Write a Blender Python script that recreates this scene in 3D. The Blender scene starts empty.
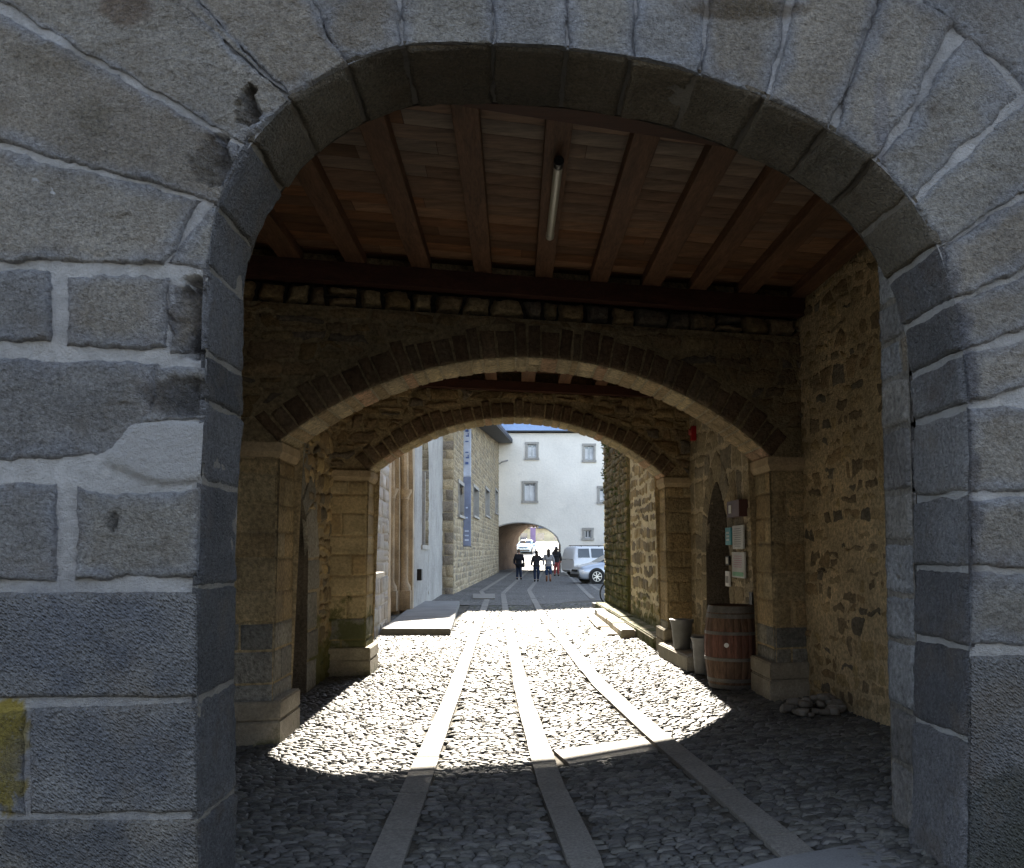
import bpy, bmesh, math, random
import numpy as np
from mathutils import Vector, Matrix
random.seed(7); RS = np.random.RandomState(11)
R = math.radians
sc = bpy.context.scene
COL = sc.collection

# ------------------------------------------------------------------ camera, world, sun, exposure
EYE = 1.6; FPX = 900.0; PITCH = 3.5; PX0, PY0 = 512.0, 495.0
cam = bpy.data.cameras.new("camera"); co = bpy.data.objects.new("camera", cam); COL.objects.link(co)
cam.sensor_width = 36; cam.lens = FPX / 1024 * 36; cam.shift_y = 61 / 1024; cam.clip_start = 0.05; cam.clip_end = 2000
co.location = (0, 0, EYE); co.rotation_euler = (R(90 + PITCH), 0, 0); sc.camera = co
SUN = Vector((0.02, 1.0, 0.523)).normalized()
w = bpy.data.worlds.new("World"); sc.world = w; w.use_nodes = True
nt = w.node_tree; bg = nt.nodes["Background"]; sky = nt.nodes.new("ShaderNodeTexSky")
sky.sky_type = 'NISHITA'; sky.sun_disc = False
sky.sun_elevation = math.asin(SUN.z); sky.sun_rotation = math.atan2(SUN.x, SUN.y)
sky.altitude = 900; sky.dust_density = 0.6
hs = nt.nodes.new("ShaderNodeHueSaturation"); hs.inputs["Saturation"].default_value = .68
nt.links.new(sky.outputs[0], hs.inputs["Color"]); nt.links.new(hs.outputs[0], bg.inputs[0]); bg.inputs[1].default_value = 0.098
sl = bpy.data.lights.new("sun", 'SUN'); sl.energy = 5.0; sl.angle = R(0.5); sl.color = (1.0, 0.91, 0.77)
so = bpy.data.objects.new("sun", sl); COL.objects.link(so); so.rotation_euler = SUN.to_track_quat('Z', 'Y').to_euler()
sc.view_settings.view_transform = 'Standard'; sc.view_settings.look = 'None'; sc.view_settings.exposure = 2.65
sc.view_settings.gamma = 1; sc.view_settings.use_curve_mapping = False
sc.render.engine = 'CYCLES'; cy = sc.cycles
cy.use_denoising = True; cy.max_bounces = 10; cy.diffuse_bounces = 7; cy.glossy_bounces = 3; cy.transmission_bounces = 4
cy.caustics_reflective = False; cy.caustics_refractive = False; cy.sample_clamp_indirect = 8

def ray(px, py):
    a = R(PITCH); x = (px - PX0) / FPX; y = -(py - PY0) / FPX
    return np.array([x, math.cos(a) - y * math.sin(a), math.sin(a) + y * math.cos(a)])
def on_y(px, py, Y, s=0.0):          # point on the vertical plane y = Y + s*x
    d = ray(px, py); t = Y / (d[1] - s * d[0]); return t * d[0], t * d[1], EYE + t * d[2]
def on_z(px, py, z=0.0):
    d = ray(px, py); t = (z - EYE) / d[2]; return t * d[0], t * d[1]

# ------------------------------------------------------------------ noise
def _h(ix, iy, iz):
    n = (ix * 374761393 + iy * 668265263 + iz * 2147483647 * 3 + 1013904223) & 0xffffffff
    n = ((n ^ (n >> 13)) * 1274126177) & 0xffffffff
    n = ((n ^ (n >> 15)) * 2246822519) & 0xffffffff
    return ((n ^ (n >> 16)) & 0xffffff) / float(0xffffff) * 2 - 1
def vn(x, y, z):
    x, y, z = np.broadcast_arrays(np.asarray(x, float), np.asarray(y, float), np.asarray(z, float))
    ix, iy, iz = [np.floor(v).astype(np.int64) for v in (x, y, z)]
    fx, fy, fz = x - ix, y - iy, z - iz
    u, v, q = [f * f * (3 - 2 * f) for f in (fx, fy, fz)]
    r = 0
    for a in (0, 1):
        for b in (0, 1):
            for c in (0, 1):
                r = r + _h(ix + a, iy + b, iz + c) * (u if a else 1 - u) * (v if b else 1 - v) * (q if c else 1 - q)
    return r
def fbm(x, y, z, o=3):
    r = 0; a = 1; f = 1; t = 0
    for i in range(o): r = r + a * vn(x * f + 17 * i, y * f, z * f); t += a; a *= .5; f *= 2.1
    return r / t

# ------------------------------------------------------------------ materials
def mat(name, base=(.5, .5, .5), rough=.8, attr=False, big=(1.2, .25), fine=(60, .15), bump=None, metal=0.0,
        stretch=(1, 1, 1), tool=False, moss=None, spec=.3, stain=None, emis=None, rows=None, clear=0, warm=None, pits=False):
    m = bpy.data.materials.new(name); m.use_nodes = True; n = m.node_tree.nodes; L = m.node_tree.links.new
    p = n["Principled BSDF"]; p.inputs["Roughness"].default_value = rough; p.inputs["Metallic"].default_value = metal
    p.inputs["Specular IOR Level"].default_value = spec
    if clear: p.inputs["Coat Weight"].default_value = clear; p.inputs["Coat Roughness"].default_value = .08
    tc = n.new("ShaderNodeTexCoord"); mp = n.new("ShaderNodeMapping"); mp.inputs["Scale"].default_value = stretch
    L(tc.outputs["Object"], mp.inputs[0]); V = mp.outputs[0]
    def noise(s, det=4, r=.6, vec=None):
        t = n.new("ShaderNodeTexNoise"); t.inputs["Scale"].default_value = s; t.inputs["Detail"].default_value = det
        t.inputs["Roughness"].default_value = r; L(vec or V, t.inputs["Vector"]); return t.outputs[0]
    def rng(v, a, b, c, d):
        t = n.new("ShaderNodeMapRange"); L(v, t.inputs[0])
        for i, k in enumerate((a, b, c, d)): t.inputs[i + 1].default_value = k
        return t.outputs[0]
    def mix(fac, a, b, mode='MIX'):
        t = n.new("ShaderNodeMix"); t.data_type = 'RGBA'; t.blend_type = mode
        if isinstance(fac, float): t.inputs[0].default_value = fac
        else: L(fac, t.inputs[0])
        for i, s in ((6, a), (7, b)):
            if isinstance(s, tuple): t.inputs[i].default_value = (*s, 1)
            else: L(s, t.inputs[i])
        return t.outputs[2]
    def math_(op, a, b):
        t = n.new("ShaderNodeMath"); t.operation = op
        for i, s in ((0, a), (1, b)):
            if isinstance(s, (int, float)): t.inputs[i].default_value = s
            else: L(s, t.inputs[i])
        return t.outputs[0]
    if attr:
        t = n.new("ShaderNodeAttribute"); t.attribute_name = "tint"; c = t.outputs["Color"]; tool_v = t.outputs["Alpha"]
    else:
        t = n.new("ShaderNodeRGB"); t.outputs[0].default_value = (*base, 1); c = t.outputs[0]
    def gain(c, v):
        t = n.new("ShaderNodeVectorMath"); t.operation = 'SCALE'; L(c, t.inputs[0]); L(v, t.inputs["Scale"]); return t.outputs[0]
    if tool:
        kk = n.new("ShaderNodeMath"); kk.operation = 'ADD'; kk.use_clamp = True; L(tool_v, kk.inputs[0]); kk.inputs[1].default_value = 1.0; kk = kk.outputs[0]; c0 = c
    if big: c = gain(c, rng(noise(big[0]), .3, .7, 1 - big[1], 1 + big[1]))
    if fine: c = gain(c, rng(noise(fine[0], 5, .7), .3, .7, 1 - fine[1], 1 + fine[1]))
    if warm: c = mix(rng(noise(warm[1], 5, .7), .5, .68, 0, .4), c, warm[0])
    if pits:
        pv = noise(68, 3, .55); c = mix(rng(pv, .33, .42, .38, 0), c, (.07, .07, .07)); c = mix(rng(noise(95, 3, .5), .58, .68, 0, .3), c, (.42, .42, .43))
    if stain: c = mix(rng(noise(stain[0], 5, .65), stain[1], stain[1] + .12, 0, stain[3] if len(stain) > 3 else .7), c, stain[2])
    if moss:
        sx = n.new("ShaderNodeSeparateXYZ"); L(tc.outputs["Object"], sx.inputs[0])
        z = rng(sx.outputs[2], moss[0], moss[1], .28, -.12)
        f = rng(math_('ADD', noise(3.0, 6, .7), z), .56, .68, 0, .85); c = mix(f, c, moss[2])
    if tool: c = mix(rng(kk, 0, 1, .2, 1), c0, c)
    L(c, p.inputs["Base Color"])
    if bump:
        h = None
        for s, a in bump:
            v = math_('MULTIPLY', noise(s, 5, .65), a); h = v if h is None else math_('ADD', h, v)
        if tool:
            h = math_('MULTIPLY', h, rng(kk, 0, 1, .22, 1))
            m2 = n.new("ShaderNodeMapping"); m2.vector_type = 'TEXTURE'; m2.inputs["Rotation"].default_value = (0, R(40), 0); m2.inputs["Scale"].default_value = (1 / 50, 1 / 60, 1 / 90)
            L(tc.outputs["Object"], m2.inputs[0]); vo = n.new("ShaderNodeTexVoronoi"); vo.inputs["Scale"].default_value = 1.0
            L(m2.outputs[0], vo.inputs[0]); tool_v = rng(tool_v, 0, 1, 0, 1); tv = rng(vo.outputs["Distance"], .1, .6, 1, 0)
            h = math_('ADD', h, math_('MULTIPLY', math_('MULTIPLY', tv, tool_v), .10))
        b = n.new("ShaderNodeBump"); b.inputs["Strength"].default_value = 1; b.inputs["Distance"].default_value = 1.0
        L(h, b.inputs["Height"]); L(b.outputs[0], p.inputs["Normal"])
    if emis: p.inputs["Emission Color"].default_value = (*emis[0], 1); p.inputs["Emission Strength"].default_value = emis[1]
    return m
M = {}
M['facade'] = mat("weathered_grey_stone", attr=True, big=(1.6, .25), fine=(48, .42), bump=[(10, .03), (34, .07), (70, .09), (150, .045)], tool=True, warm=((.3, .24, .17), 3.1), pits=True, rough=.92,
                  stain=(2.2, .6, (.17, .115, .07), .45))
M['stone'] = mat("ochre_masonry", attr=True, big=(1.5, .3), fine=(30, .5), bump=[(18, .04), (60, .03)], rough=.92, stain=(4.5, .6, (.14, .11, .075), .5))
M['mossy'] = mat("mossy_masonry", attr=True, big=(1.5, .3), fine=(30, .3), bump=[(18, .02), (60, .012)], rough=.95, moss=(0.0, 1.5, (.09, .1, .025)))
M['ivy_wall'] = mat("overgrown_masonry", attr=True, big=(2.5, .4), fine=(20, .4), bump=[(14, .04), (50, .02)], rough=.95, moss=(-1.0, 6.5, (.075, .085, .025)))
M['cobble'] = mat("worn_cobble", attr=True, big=(1.5, .2), fine=(50, .2), bump=[(60, .006)], rough=.62, spec=.45)
M['bed'] = mat("street_bed", (.09, .08, .062), big=(1, .3), fine=(40, .4), bump=[(40, .02)], rough=.95)
M['farstreet'] = mat("dark_cobbled_lane", (.135, .13, .12), big=(.5, .2), fine=(9, .55), bump=[(9, .12)], rough=.8)
M['slab'] = mat("pale_granite", (.2, .188, .165), big=(2, .15), fine=(55, .4), bump=[(60, .006), (160, .004)], rough=.75)
M['slabgrey'] = mat("grey_stone_slab", (.2, .2, .195), big=(2, .15), fine=(90, .2), bump=[(60, .004)], rough=.8)
M['plank'] = mat("ceiling_boards", attr=True, big=(2.5, .3), fine=(11, .25), stretch=(1, 5, 5), bump=[(9, .004), (40, .003)], rough=.75, stain=(3.6, .63, (.03, .018, .01), .9))
M['joist'] = mat("oak_joist", (.135, .07, .04), big=(1.4, .35), fine=(10, .45), stretch=(9, 1, 9), bump=[(9, .003)], rough=.75)
M['beam'] = mat("dark_red_beam", (.07, .028, .018), big=(1.4, .25), fine=(10, .3), stretch=(1, 9, 9), bump=[(9, .003)], rough=.75)
M['plaster'] = mat("white_plaster", (.84, .79, .71), big=(.35, .1), fine=(9, .06), bump=[(6, .02)], rough=.9, stain=(.55, .58, (.62, .59, .54), .6))
M['plaster2'] = mat("patchy_whitewash", attr=True, big=(.9, .18), fine=(14, .15), bump=[(10, .03)], rough=.9)
M['surround'] = mat("grey_window_stone", (.36, .34, .31), big=(2, .15), fine=(20, .15), bump=[(30, .01)])
M['glass'] = mat("window_glass", (.06, .08, .1), rough=.06, spec=.8, big=None, fine=None)
M['dark'] = mat("dark_interior", (.03, .028, .026), rough=.9, big=None, fine=None)
M['curtain'] = mat("white_blind", (.7, .7, .7), rough=.8)
M['wood'] = mat("old_door_wood", (.09, .055, .035), big=(2, .3), fine=(14, .3), stretch=(6, 6, 1), bump=[(12, .004)])
M['zinc'] = mat("zinc_roof", (.3, .4, .58), rough=.5, metal=.2, big=(.6, .1), fine=(8, .08))
M['slate'] = mat("slate_roof", (.07, .08, .11), rough=.6, big=(.6, .2), fine=(6, .3))
M['blk'] = mat("black_metal", (.02, .02, .02), rough=.5, metal=.5)
M['red'] = mat("red_enamel", (.3, .012, .015), rough=.35)
M['redpatch'] = mat("faded_red_bell_paint", (.4, .1, .09), rough=.4)
M['white'] = mat("white_enamel", (.78, .78, .76), rough=.4, big=None, fine=(20, .04))
M['tube'] = mat("opal_tube_plastic", (.62, .6, .5), rough=.35, big=None, fine=(14, .05))
M['steel'] = mat("dull_steel", (.3, .3, .3), rough=.4, metal=.8)
M['barrel'] = mat("barrel_oak", attr=True, big=(3, .3), fine=(12, .3), stretch=(5, 5, 1), bump=[(12, .004)], rough=.7)
M['hoop'] = mat("galvanised_hoop", (.17, .16, .145), rough=.6, metal=.4, big=(6, .3), fine=(60, .2))
M['zincpot'] = mat("zinc_pot", (.22, .22, .22), rough=.5, metal=.35, big=(5, .2), fine=(60, .1))
M['soil'] = mat("soil", (.04, .03, .02), rough=1)
M['signpaper'] = mat("white_notice_panel", (.55, .57, .56), rough=.5)
M['teal'] = mat("teal_notice", (.08, .32, .38), rough=.4)
M['greenink'] = mat("green_print", (.18, .42, .25), rough=.5)
M['ink'] = mat("grey_print", (.22, .22, .24), rough=.6)
M['pinkink'] = mat("pink_print", (.5, .28, .38), rough=.6)
M['brownbox'] = mat("brown_painted_metal", (.075, .035, .03), rough=.45)
M['ban_top'] = mat("pale_blue_banner_cloth", (.55, .62, .78), rough=.8)
M['ban_low'] = mat("slate_blue_banner_cloth", (.2, .23, .33), rough=.8)
M['banink'] = mat("blue_banner_print", (.1, .16, .4), rough=.8)
M['carwhite'] = mat("white_car_paint", (.75, .76, .78), rough=.3, big=None, fine=None, clear=.8)
M['carsilver'] = mat("silver_car_paint", (.5, .55, .62), rough=.3, metal=.4, big=None, fine=None, clear=.8)
M['carblue'] = mat("pale_blue_car_paint", (.25, .35, .45), rough=.3, metal=.2, big=None, fine=None, clear=.8)
M['carglass'] = mat("tinted_car_glass", (.03, .04, .05), rough=.05, spec=.9, big=None, fine=None)
M['tyre'] = mat("tyre_rubber", (.02, .02, .02), rough=.85)
M['alloy'] = mat("alloy_rim", (.55, .55, .56), rough=.3, metal=.8)
M['plastic'] = mat("black_trim", (.03, .03, .03), rough=.6)
M['lampglass'] = mat("lamp_lens", (.75, .77, .8), rough=.1, spec=.8, big=None, fine=None)
M['skin'] = mat("skin", (.5, .3, .22), rough=.6)
M['coat'] = mat("black_wool", (.015, .015, .02), rough=.95)
M['coat2'] = mat("dark_jacket", (.025, .025, .028), rough=.9)
M['grey'] = mat("grey_knit", (.3, .29, .29), rough=.95)
M['jeans'] = mat("blue_jeans", (.035, .06, .12), rough=.95)
M['djeans'] = mat("dark_jeans", (.02, .03, .06), rough=.95)
M['redcloth'] = mat("dull_red_cloth", (.28, .06, .06), rough=.95)
M['boot'] = mat("tan_leather", (.25, .1, .04), rough=.7)
M['shoe'] = mat("black_shoe", (.02, .02, .02), rough=.7)
M['hairdark'] = mat("dark_brown_hair", (.02, .013, .01), rough=.7)
M['hairgrey'] = mat("light_hair", (.12, .08, .055), rough=.7)
M['leafyel'] = mat("yellow_autumn_leaf", (.5, .36, .05), rough=.8)
M['leaf'] = mat("ivy_leaf", (.05, .075, .02), rough=.7, big=(3, .4))
M['bark'] = mat("bark", (.1, .07, .05), rough=.95)
M['beige'] = mat("beige_render", (.55, .48, .33), rough=.9)
M['squarepave'] = mat("pale_square_paving", (.5, .48, .44), rough=.85, big=(.2, .1), fine=(5, .1))
M['purple'] = mat("purple_painted_panel", (.09, .07, .16), rough=.6)

# ------------------------------------------------------------------ object helpers
def tag(o, label=None, cat=None, group=None, kind=None):
    if label: o['label'] = label
    if cat: o['category'] = cat
    if group: o['group'] = group
    if kind: o['kind'] = kind
    return o
def empty(name, loc=(0, 0, 0), rz=0, label=None, cat=None, group=None):
    o = bpy.data.objects.new(name, None); COL.objects.link(o); o.location = loc; o.rotation_euler = (0, 0, rz)
    return tag(o, label, cat, group)
def kids(o): return [c for c in bpy.data.objects if c.parent == o]
def copy_tree(o, parent=None):
    c = o.copy(); COL.objects.link(c); c.parent = parent
    for ch in kids(o): copy_tree(ch, c)
    return c
def link(name, me, m, parent=None):
    o = bpy.data.objects.new(name, me); COL.objects.link(o)
    for k in (m if isinstance(m, (list, tuple)) else [m]): me.materials.append(k)
    if parent is not None: o.parent = parent
    return o

class SM:
    """numpy mesh gatherer with per-vertex tint"""
    def __init__(s): s.v = []; s.f = []; s.c = []; s.n = 0
    def grid(s, P, C):
        a, b = P.shape[:2]; idx = np.arange(a * b).reshape(a, b) + s.n
        s.v.append(P.reshape(-1, 3)); s.c.append(C.reshape(-1, 4)); s.n += a * b
        s.f.append(np.stack([idx[:-1, :-1], idx[1:, :-1], idx[1:, 1:], idx[:-1, 1:]], -1).reshape(-1, 4))
    def build(s, name, m, parent=None, smooth=True):
        V = np.concatenate(s.v); F = np.concatenate(s.f); C = np.concatenate(s.c)
        me = bpy.data.meshes.new(name); me.vertices.add(len(V)); me.vertices.foreach_set("co", V.astype(np.float32).ravel())
        me.loops.add(len(F) * 4); me.loops.foreach_set("vertex_index", F.astype(np.int32).ravel())
        me.polygons.add(len(F)); me.polygons.foreach_set("loop_start", np.arange(0, len(F) * 4, 4, dtype=np.int32))
        me.update(calc_edges=True)
        at = me.attributes.new("tint", 'FLOAT_COLOR', 'POINT'); at.data.foreach_set("color", C.astype(np.float32).ravel())
        if smooth: me.polygons.foreach_set("use_smooth", np.ones(len(F), bool))
        return link(name, me, m, parent)

def stone(sm, mapf, q, tint, res=.03, gap=.012, edge=.02, h=.015, amp=.006, warp=.008, freq=9, clip=None, post=None, tool=0., back=-.02, rim=None):
    """one dressed stone: q = 4 corners (s,t) in order (s0t0, s1t0, s1t1, s0t1)"""
    q = np.array(q, float)
    Lu = (np.linalg.norm(q[1] - q[0]) + np.linalg.norm(q[2] - q[3])) / 2; Lv = (np.linalg.norm(q[3] - q[0]) + np.linalg.norm(q[2] - q[1])) / 2
    if Lu < gap * 2.2 or Lv < gap * 2.2: return
    def ax(L):
        l = L - gap; e = min(edge, l * .3); n = max(2, int((l - 2 * e) / res) + 1)
        return (gap / 2 + np.concatenate([[0, e * .3], np.linspace(e, l - e, n), [l - e * .3, l]])) / L, e
    a, e1 = ax(Lu); b, e2 = ax(Lv); A, B = np.meshgrid(a, b, indexing='ij'); e = min(e1, e2)
    P = (q[0] * ((1 - A) * (1 - B))[..., None] + q[1] * (A * (1 - B))[..., None] + q[2] * (A * B)[..., None] + q[3] * ((1 - A) * B)[..., None])
    S, T = P[..., 0], P[..., 1]; k = RS.rand() * 50
    d = np.minimum(np.minimum(A - a[0], a[-1] - A) * Lu, np.minimum(B - b[0], b[-1] - B) * Lv)
    cor = np.clip(1 - d / .05, 0, 1)
    S2 = S + warp * (vn(S * freq, T * freq, k) + .5 * vn(S * freq * 3.3, T * freq * 3.3, k + 2) + .3 * vn(S * freq * 8, T * freq * 8, k + 4)); T2 = T + warp * (vn(S * freq, T * freq, k + 9) + .5 * vn(S * freq * 3.3, T * freq * 3.3, k + 11) + .3 * vn(S * freq * 8, T * freq * 8, k + 13))
    if clip: S2, T2 = clip(S2, T2)
    pr = np.clip(d / e, 0, 1); pr = 1 - (1 - pr) ** 2
    off = h * (RS.rand() - .3) * .5; tl = (RS.rand(2) - .5) * amp * 1.5
    H = back + (h - back) * pr + (off + amp * fbm(S * freq * .6, T * freq * .6, k + 3) + amp * .7 * (1 - 2 * np.abs(fbm(S * freq * 1.6, T * freq * 2.6, k + 5, 3))) * .6 + amp * .3 * fbm(S * freq * 5, T * freq * 5, k + 6, 2) + tl[0] * (A - .5) + tl[1] * (B - .5)) * pr
    C = np.empty(S.shape + (4,)); C[..., :3] = np.array(tint) * (.9 + .2 * RS.rand()); C[..., 3] = tool
    C[..., :3] *= (1 + .12 * fbm(S * 6, T * 6, k + 8)[..., None])
    if rim is not None:
        rr = np.clip(1.15 - d / .075 + .9 * fbm(S * 7, T * 7, k + 12), 0, 1)[..., None] * .75; C[..., :3] = C[..., :3] * (1 - rr) + np.array(rim) * rr
    if post: H, C = post(S2, T2, H, C)
    sm.grid(mapf(S2, T2, H), C)
def sheet(sm, mapf, s0, s1, t0, t1, tint, res=.04, amp=.004, freq=8, clip=None, post=None, h=0.):
    ns = max(2, int((s1 - s0) / res)); S = np.linspace(s0, s1, ns); nt_ = None
    lo = t0(S) if callable(t0) else np.full(ns, t0); hi = t1(S) if callable(t1) else np.full(ns, t1)
    nt_ = max(2, int((hi - lo).max() / res)); k = np.linspace(0, 1, nt_)
    T = lo[:, None] + (hi - lo)[:, None] * k[None]; S = np.repeat(S[:, None], nt_, 1)
    if clip: S, T = clip(S, T)
    H = h + amp * fbm(S * freq, T * freq, 2.3); C = np.empty(S.shape + (4,)); C[..., :3] = np.array(tint); C[..., 3] = -1
    C[..., :3] *= (1 + .15 * fbm(S * 5, T * 5, 8.))[..., None]
    if post: H, C = post(S, T, H, C)
    sm.grid(mapf(S, T, H), C)
def pick(pal): 
    c = np.array(pal[RS.randint(len(pal))]); return c * (.85 + .3 * RS.rand())
def rubble(sm, mapf, s0, s1, t0, t1, pal, rows=(.12, .24), wid=(.14, .42), skip=None, clip=None, jit=.02, split=.18, undul=.03, **kw):
    t = t0; r = 0
    while t < t1 - .03:
        hh = RS.uniform(*rows); hh = min(hh, t1 - t) if t1 - t - hh > rows[0] * .5 else t1 - t
        lo = lambda s, t=t, r=r: t + (undul * float(vn(s * 1.3, r * 7.1, 1)) if r else 0)
        hi = lambda s, t=t + hh, r=r + 1: min(t1, t + (undul * float(vn(s * 1.3, r * 7.1, 1)) if t < t1 - .01 else 0))
        s = s0 - RS.rand() * wid[0]; j0 = 0
        while s < s1:
            ww = RS.uniform(*wid); e = s + ww
            if s1 - e < wid[0] * .6: e = s1
            a, b = max(s, s0), min(e, s1); j1 = RS.uniform(-jit, jit) if b < s1 else 0
            if b - a > .04:
                q = [(a + (j0 if a > s0 else 0), lo(a)), (b + j1, lo(b)), (b - j1, hi(b)), (a - (j0 if a > s0 else 0), hi(a))]
                qs = [q]
                if RS.rand() < split and hh > .14:
                    f = RS.uniform(.35, .65); m0 = (q[0][0] * (1 - f) + q[3][0] * f, q[0][1] * (1 - f) + q[3][1] * f); m1 = (q[1][0] * (1 - f) + q[2][0] * f, q[1][1] * (1 - f) + q[2][1] * f)
                    qs = [[q[0], q[1], m1, m0], [m0, m1, q[2], q[3]]]
                for z in qs:
                    c = np.mean(z, 0)
                    if not (skip and skip(c[0], c[1])): stone(sm, mapf, z, pick(pal), clip=clip, **kw)
            s = e; j0 = j1
        t += hh; r += 1

class MB:
    """bmesh gatherer for plain parts"""
    def __init__(s): s.b = bmesh.new()
    def box(s, c, d, rz=0, bev=0.0, rx=0, ry=0):
        m = Matrix.Translation(c) @ Matrix.Rotation(rz, 4, 'Z') @ Matrix.Rotation(ry, 4, 'Y') @ Matrix.Rotation(rx, 4, 'X') @ Matrix.Diagonal((*d, 1))
        r = bmesh.ops.create_cube(s.b, size=1, matrix=m)
        if bev:
            ed = list({e for v in r['verts'] for e in v.link_edges}); bmesh.ops.bevel(s.b, geom=ed, offset=bev, segments=2, affect='EDGES', profile=.6)
        return s
    def tube(s, a, b, r, r2=None, n=12):
        a, b = Vector(a), Vector(b); d = b - a
        m = Matrix.Translation((a + b) / 2) @ d.to_track_quat('Z', 'Y').to_matrix().to_4x4()
        bmesh.ops.create_cone(s.b, cap_ends=True, segments=n, radius1=r, radius2=r if r2 is None else r2, depth=d.length, matrix=m); return s
    def sph(s, c, r, sc=(1, 1, 1), n=12):
        bmesh.ops.create_uvsphere(s.b, u_segments=n, v_segments=max(6, n // 2 + 2), radius=r, matrix=Matrix.Translation(c) @ Matrix.Diagonal((*sc, 1))); return s
    def lathe(s, prof, c=(0, 0, 0), n=32):
        rings = []
        for r, z in prof: rings.append([s.b.verts.new((c[0] + r * math.cos(2 * math.pi * i / n), c[1] + r * math.sin(2 * math.pi * i / n), c[2] + z)) for i in range(n)])
        for a, b in zip(rings, rings[1:]):
            for i in range(n): s.b.faces.new((a[i], a[(i + 1) % n], b[(i + 1) % n], b[i]))
        return s
    def prism(s, pts, ext):
        a = [s.b.verts.new(p) for p in pts]; b = [s.b.verts.new(Vector(p) + Vector(ext)) for p in pts]; n = len(a)
        s.b.faces.new(a); s.b.faces.new(b[::-1])
        for i in range(n): s.b.faces.new((a[i], b[i], b[(i + 1) % n], a[(i + 1) % n]))
        return s
    def face(s, pts): s.b.faces.new([s.b.verts.new(p) for p in pts]); return s
    def build(s, name, m, parent=None, smooth=False):
        bmesh.ops.recalc_face_normals(s.b, faces=s.b.faces); me = bpy.data.meshes.new(name); s.b.to_mesh(me); s.b.free()
        if smooth:
            for p in me.polygons: p.use_smooth = True
            me.set_sharp_from_angle(angle=R(40))
        return link(name, me, m, parent)

# ------------------------------------------------------------------ ground
def gz(x, y):
    x = np.asarray(x, float); y = np.asarray(y, float)
    return .075 * np.clip(x - .3, 0, 3) * np.clip((30 - y) / 10, 0, 1)
def lineX(pts, y): ys = [p[1] for p in pts]; return np.interp(y, ys, [p[0] for p in pts])
def gpts(l): return [on_z(*p) for p in l]
left_line = [(-.62, 2.0), (-.64, 4.5), (-.65, 10)] + gpts([(487, 600), (481, 592), (514, 571), (524, 565)])
mid_line = [(.42, 2.0), (.38, 4.5), (.26, 6.2), (.13, 9.6)] + gpts([(507, 620), (503, 594), (517, 581), (533, 567), (540, 563)])
rt_line = [(1.45, 2.0), (1.42, 4.5), (1.2, 7.2), (1.0, 10.3)] + gpts([(544, 620), (529, 591), (535, 583), (543, 572), (549, 565)])
far_line = gpts([(593, 600), (572, 579), (560, 569)]); far_line2 = gpts([(599, 591), (588, 583), (577, 574)])
WID = .085
def on_strip(x, y):
    for l in (left_line, mid_line, rt_line):
        if l[0][1] <= y <= l[-1][1] and abs(x - lineX(l, y)) < WID + .022: return True
    if .28 < x < 1.16 and 6.70 + (x - .42) * .333 < y < 7.22 + (x - .33) * .297: return True
    if -2.7 < x < -1.2 and 17.1 < y < 26: return True
    return False
def ground_sheet(name, x0, x1, y0, y1, nx, ny, dz, m, kind='structure'):
    sm = SM(); X, Y = np.meshgrid(np.linspace(x0, x1, nx), np.linspace(y0, y1, ny), indexing='ij')
    Z = (gz(X, Y) if nx > 2 else 0 * X) + dz; C = np.ones(X.shape + (4,)) * .3; sm.grid(np.stack([X, Y, Z], -1), C); o = sm.build(name, m); o['kind'] = kind; return o
ground_sheet("ground", -700, 700, -300, 1500, 2, 2, -.03, M['bed'])
ground_sheet("street_bed", -6, 6, -4, 30, 60, 80, -.003, M['bed'])
ground_sheet("far_lane", -30, 40, 26.0, 79.8, 2, 2, .022, M['farstreet'])
b = MB(); b.face([(-150, 78.5, .03), (150, 78.5, .03), (150, 112, 2.6), (-150, 112, 2.6)]); b.face([(-150, 112, 2.6), (150, 112, 2.6), (150, 320, 2.6), (-150, 320, 2.6)]); o = b.build("village_square", M['squarepave']); o['kind'] = 'structure'
SQ = lambda y: .03 + min(max(y - 78.5, 0), 33.5) * .0767

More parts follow.
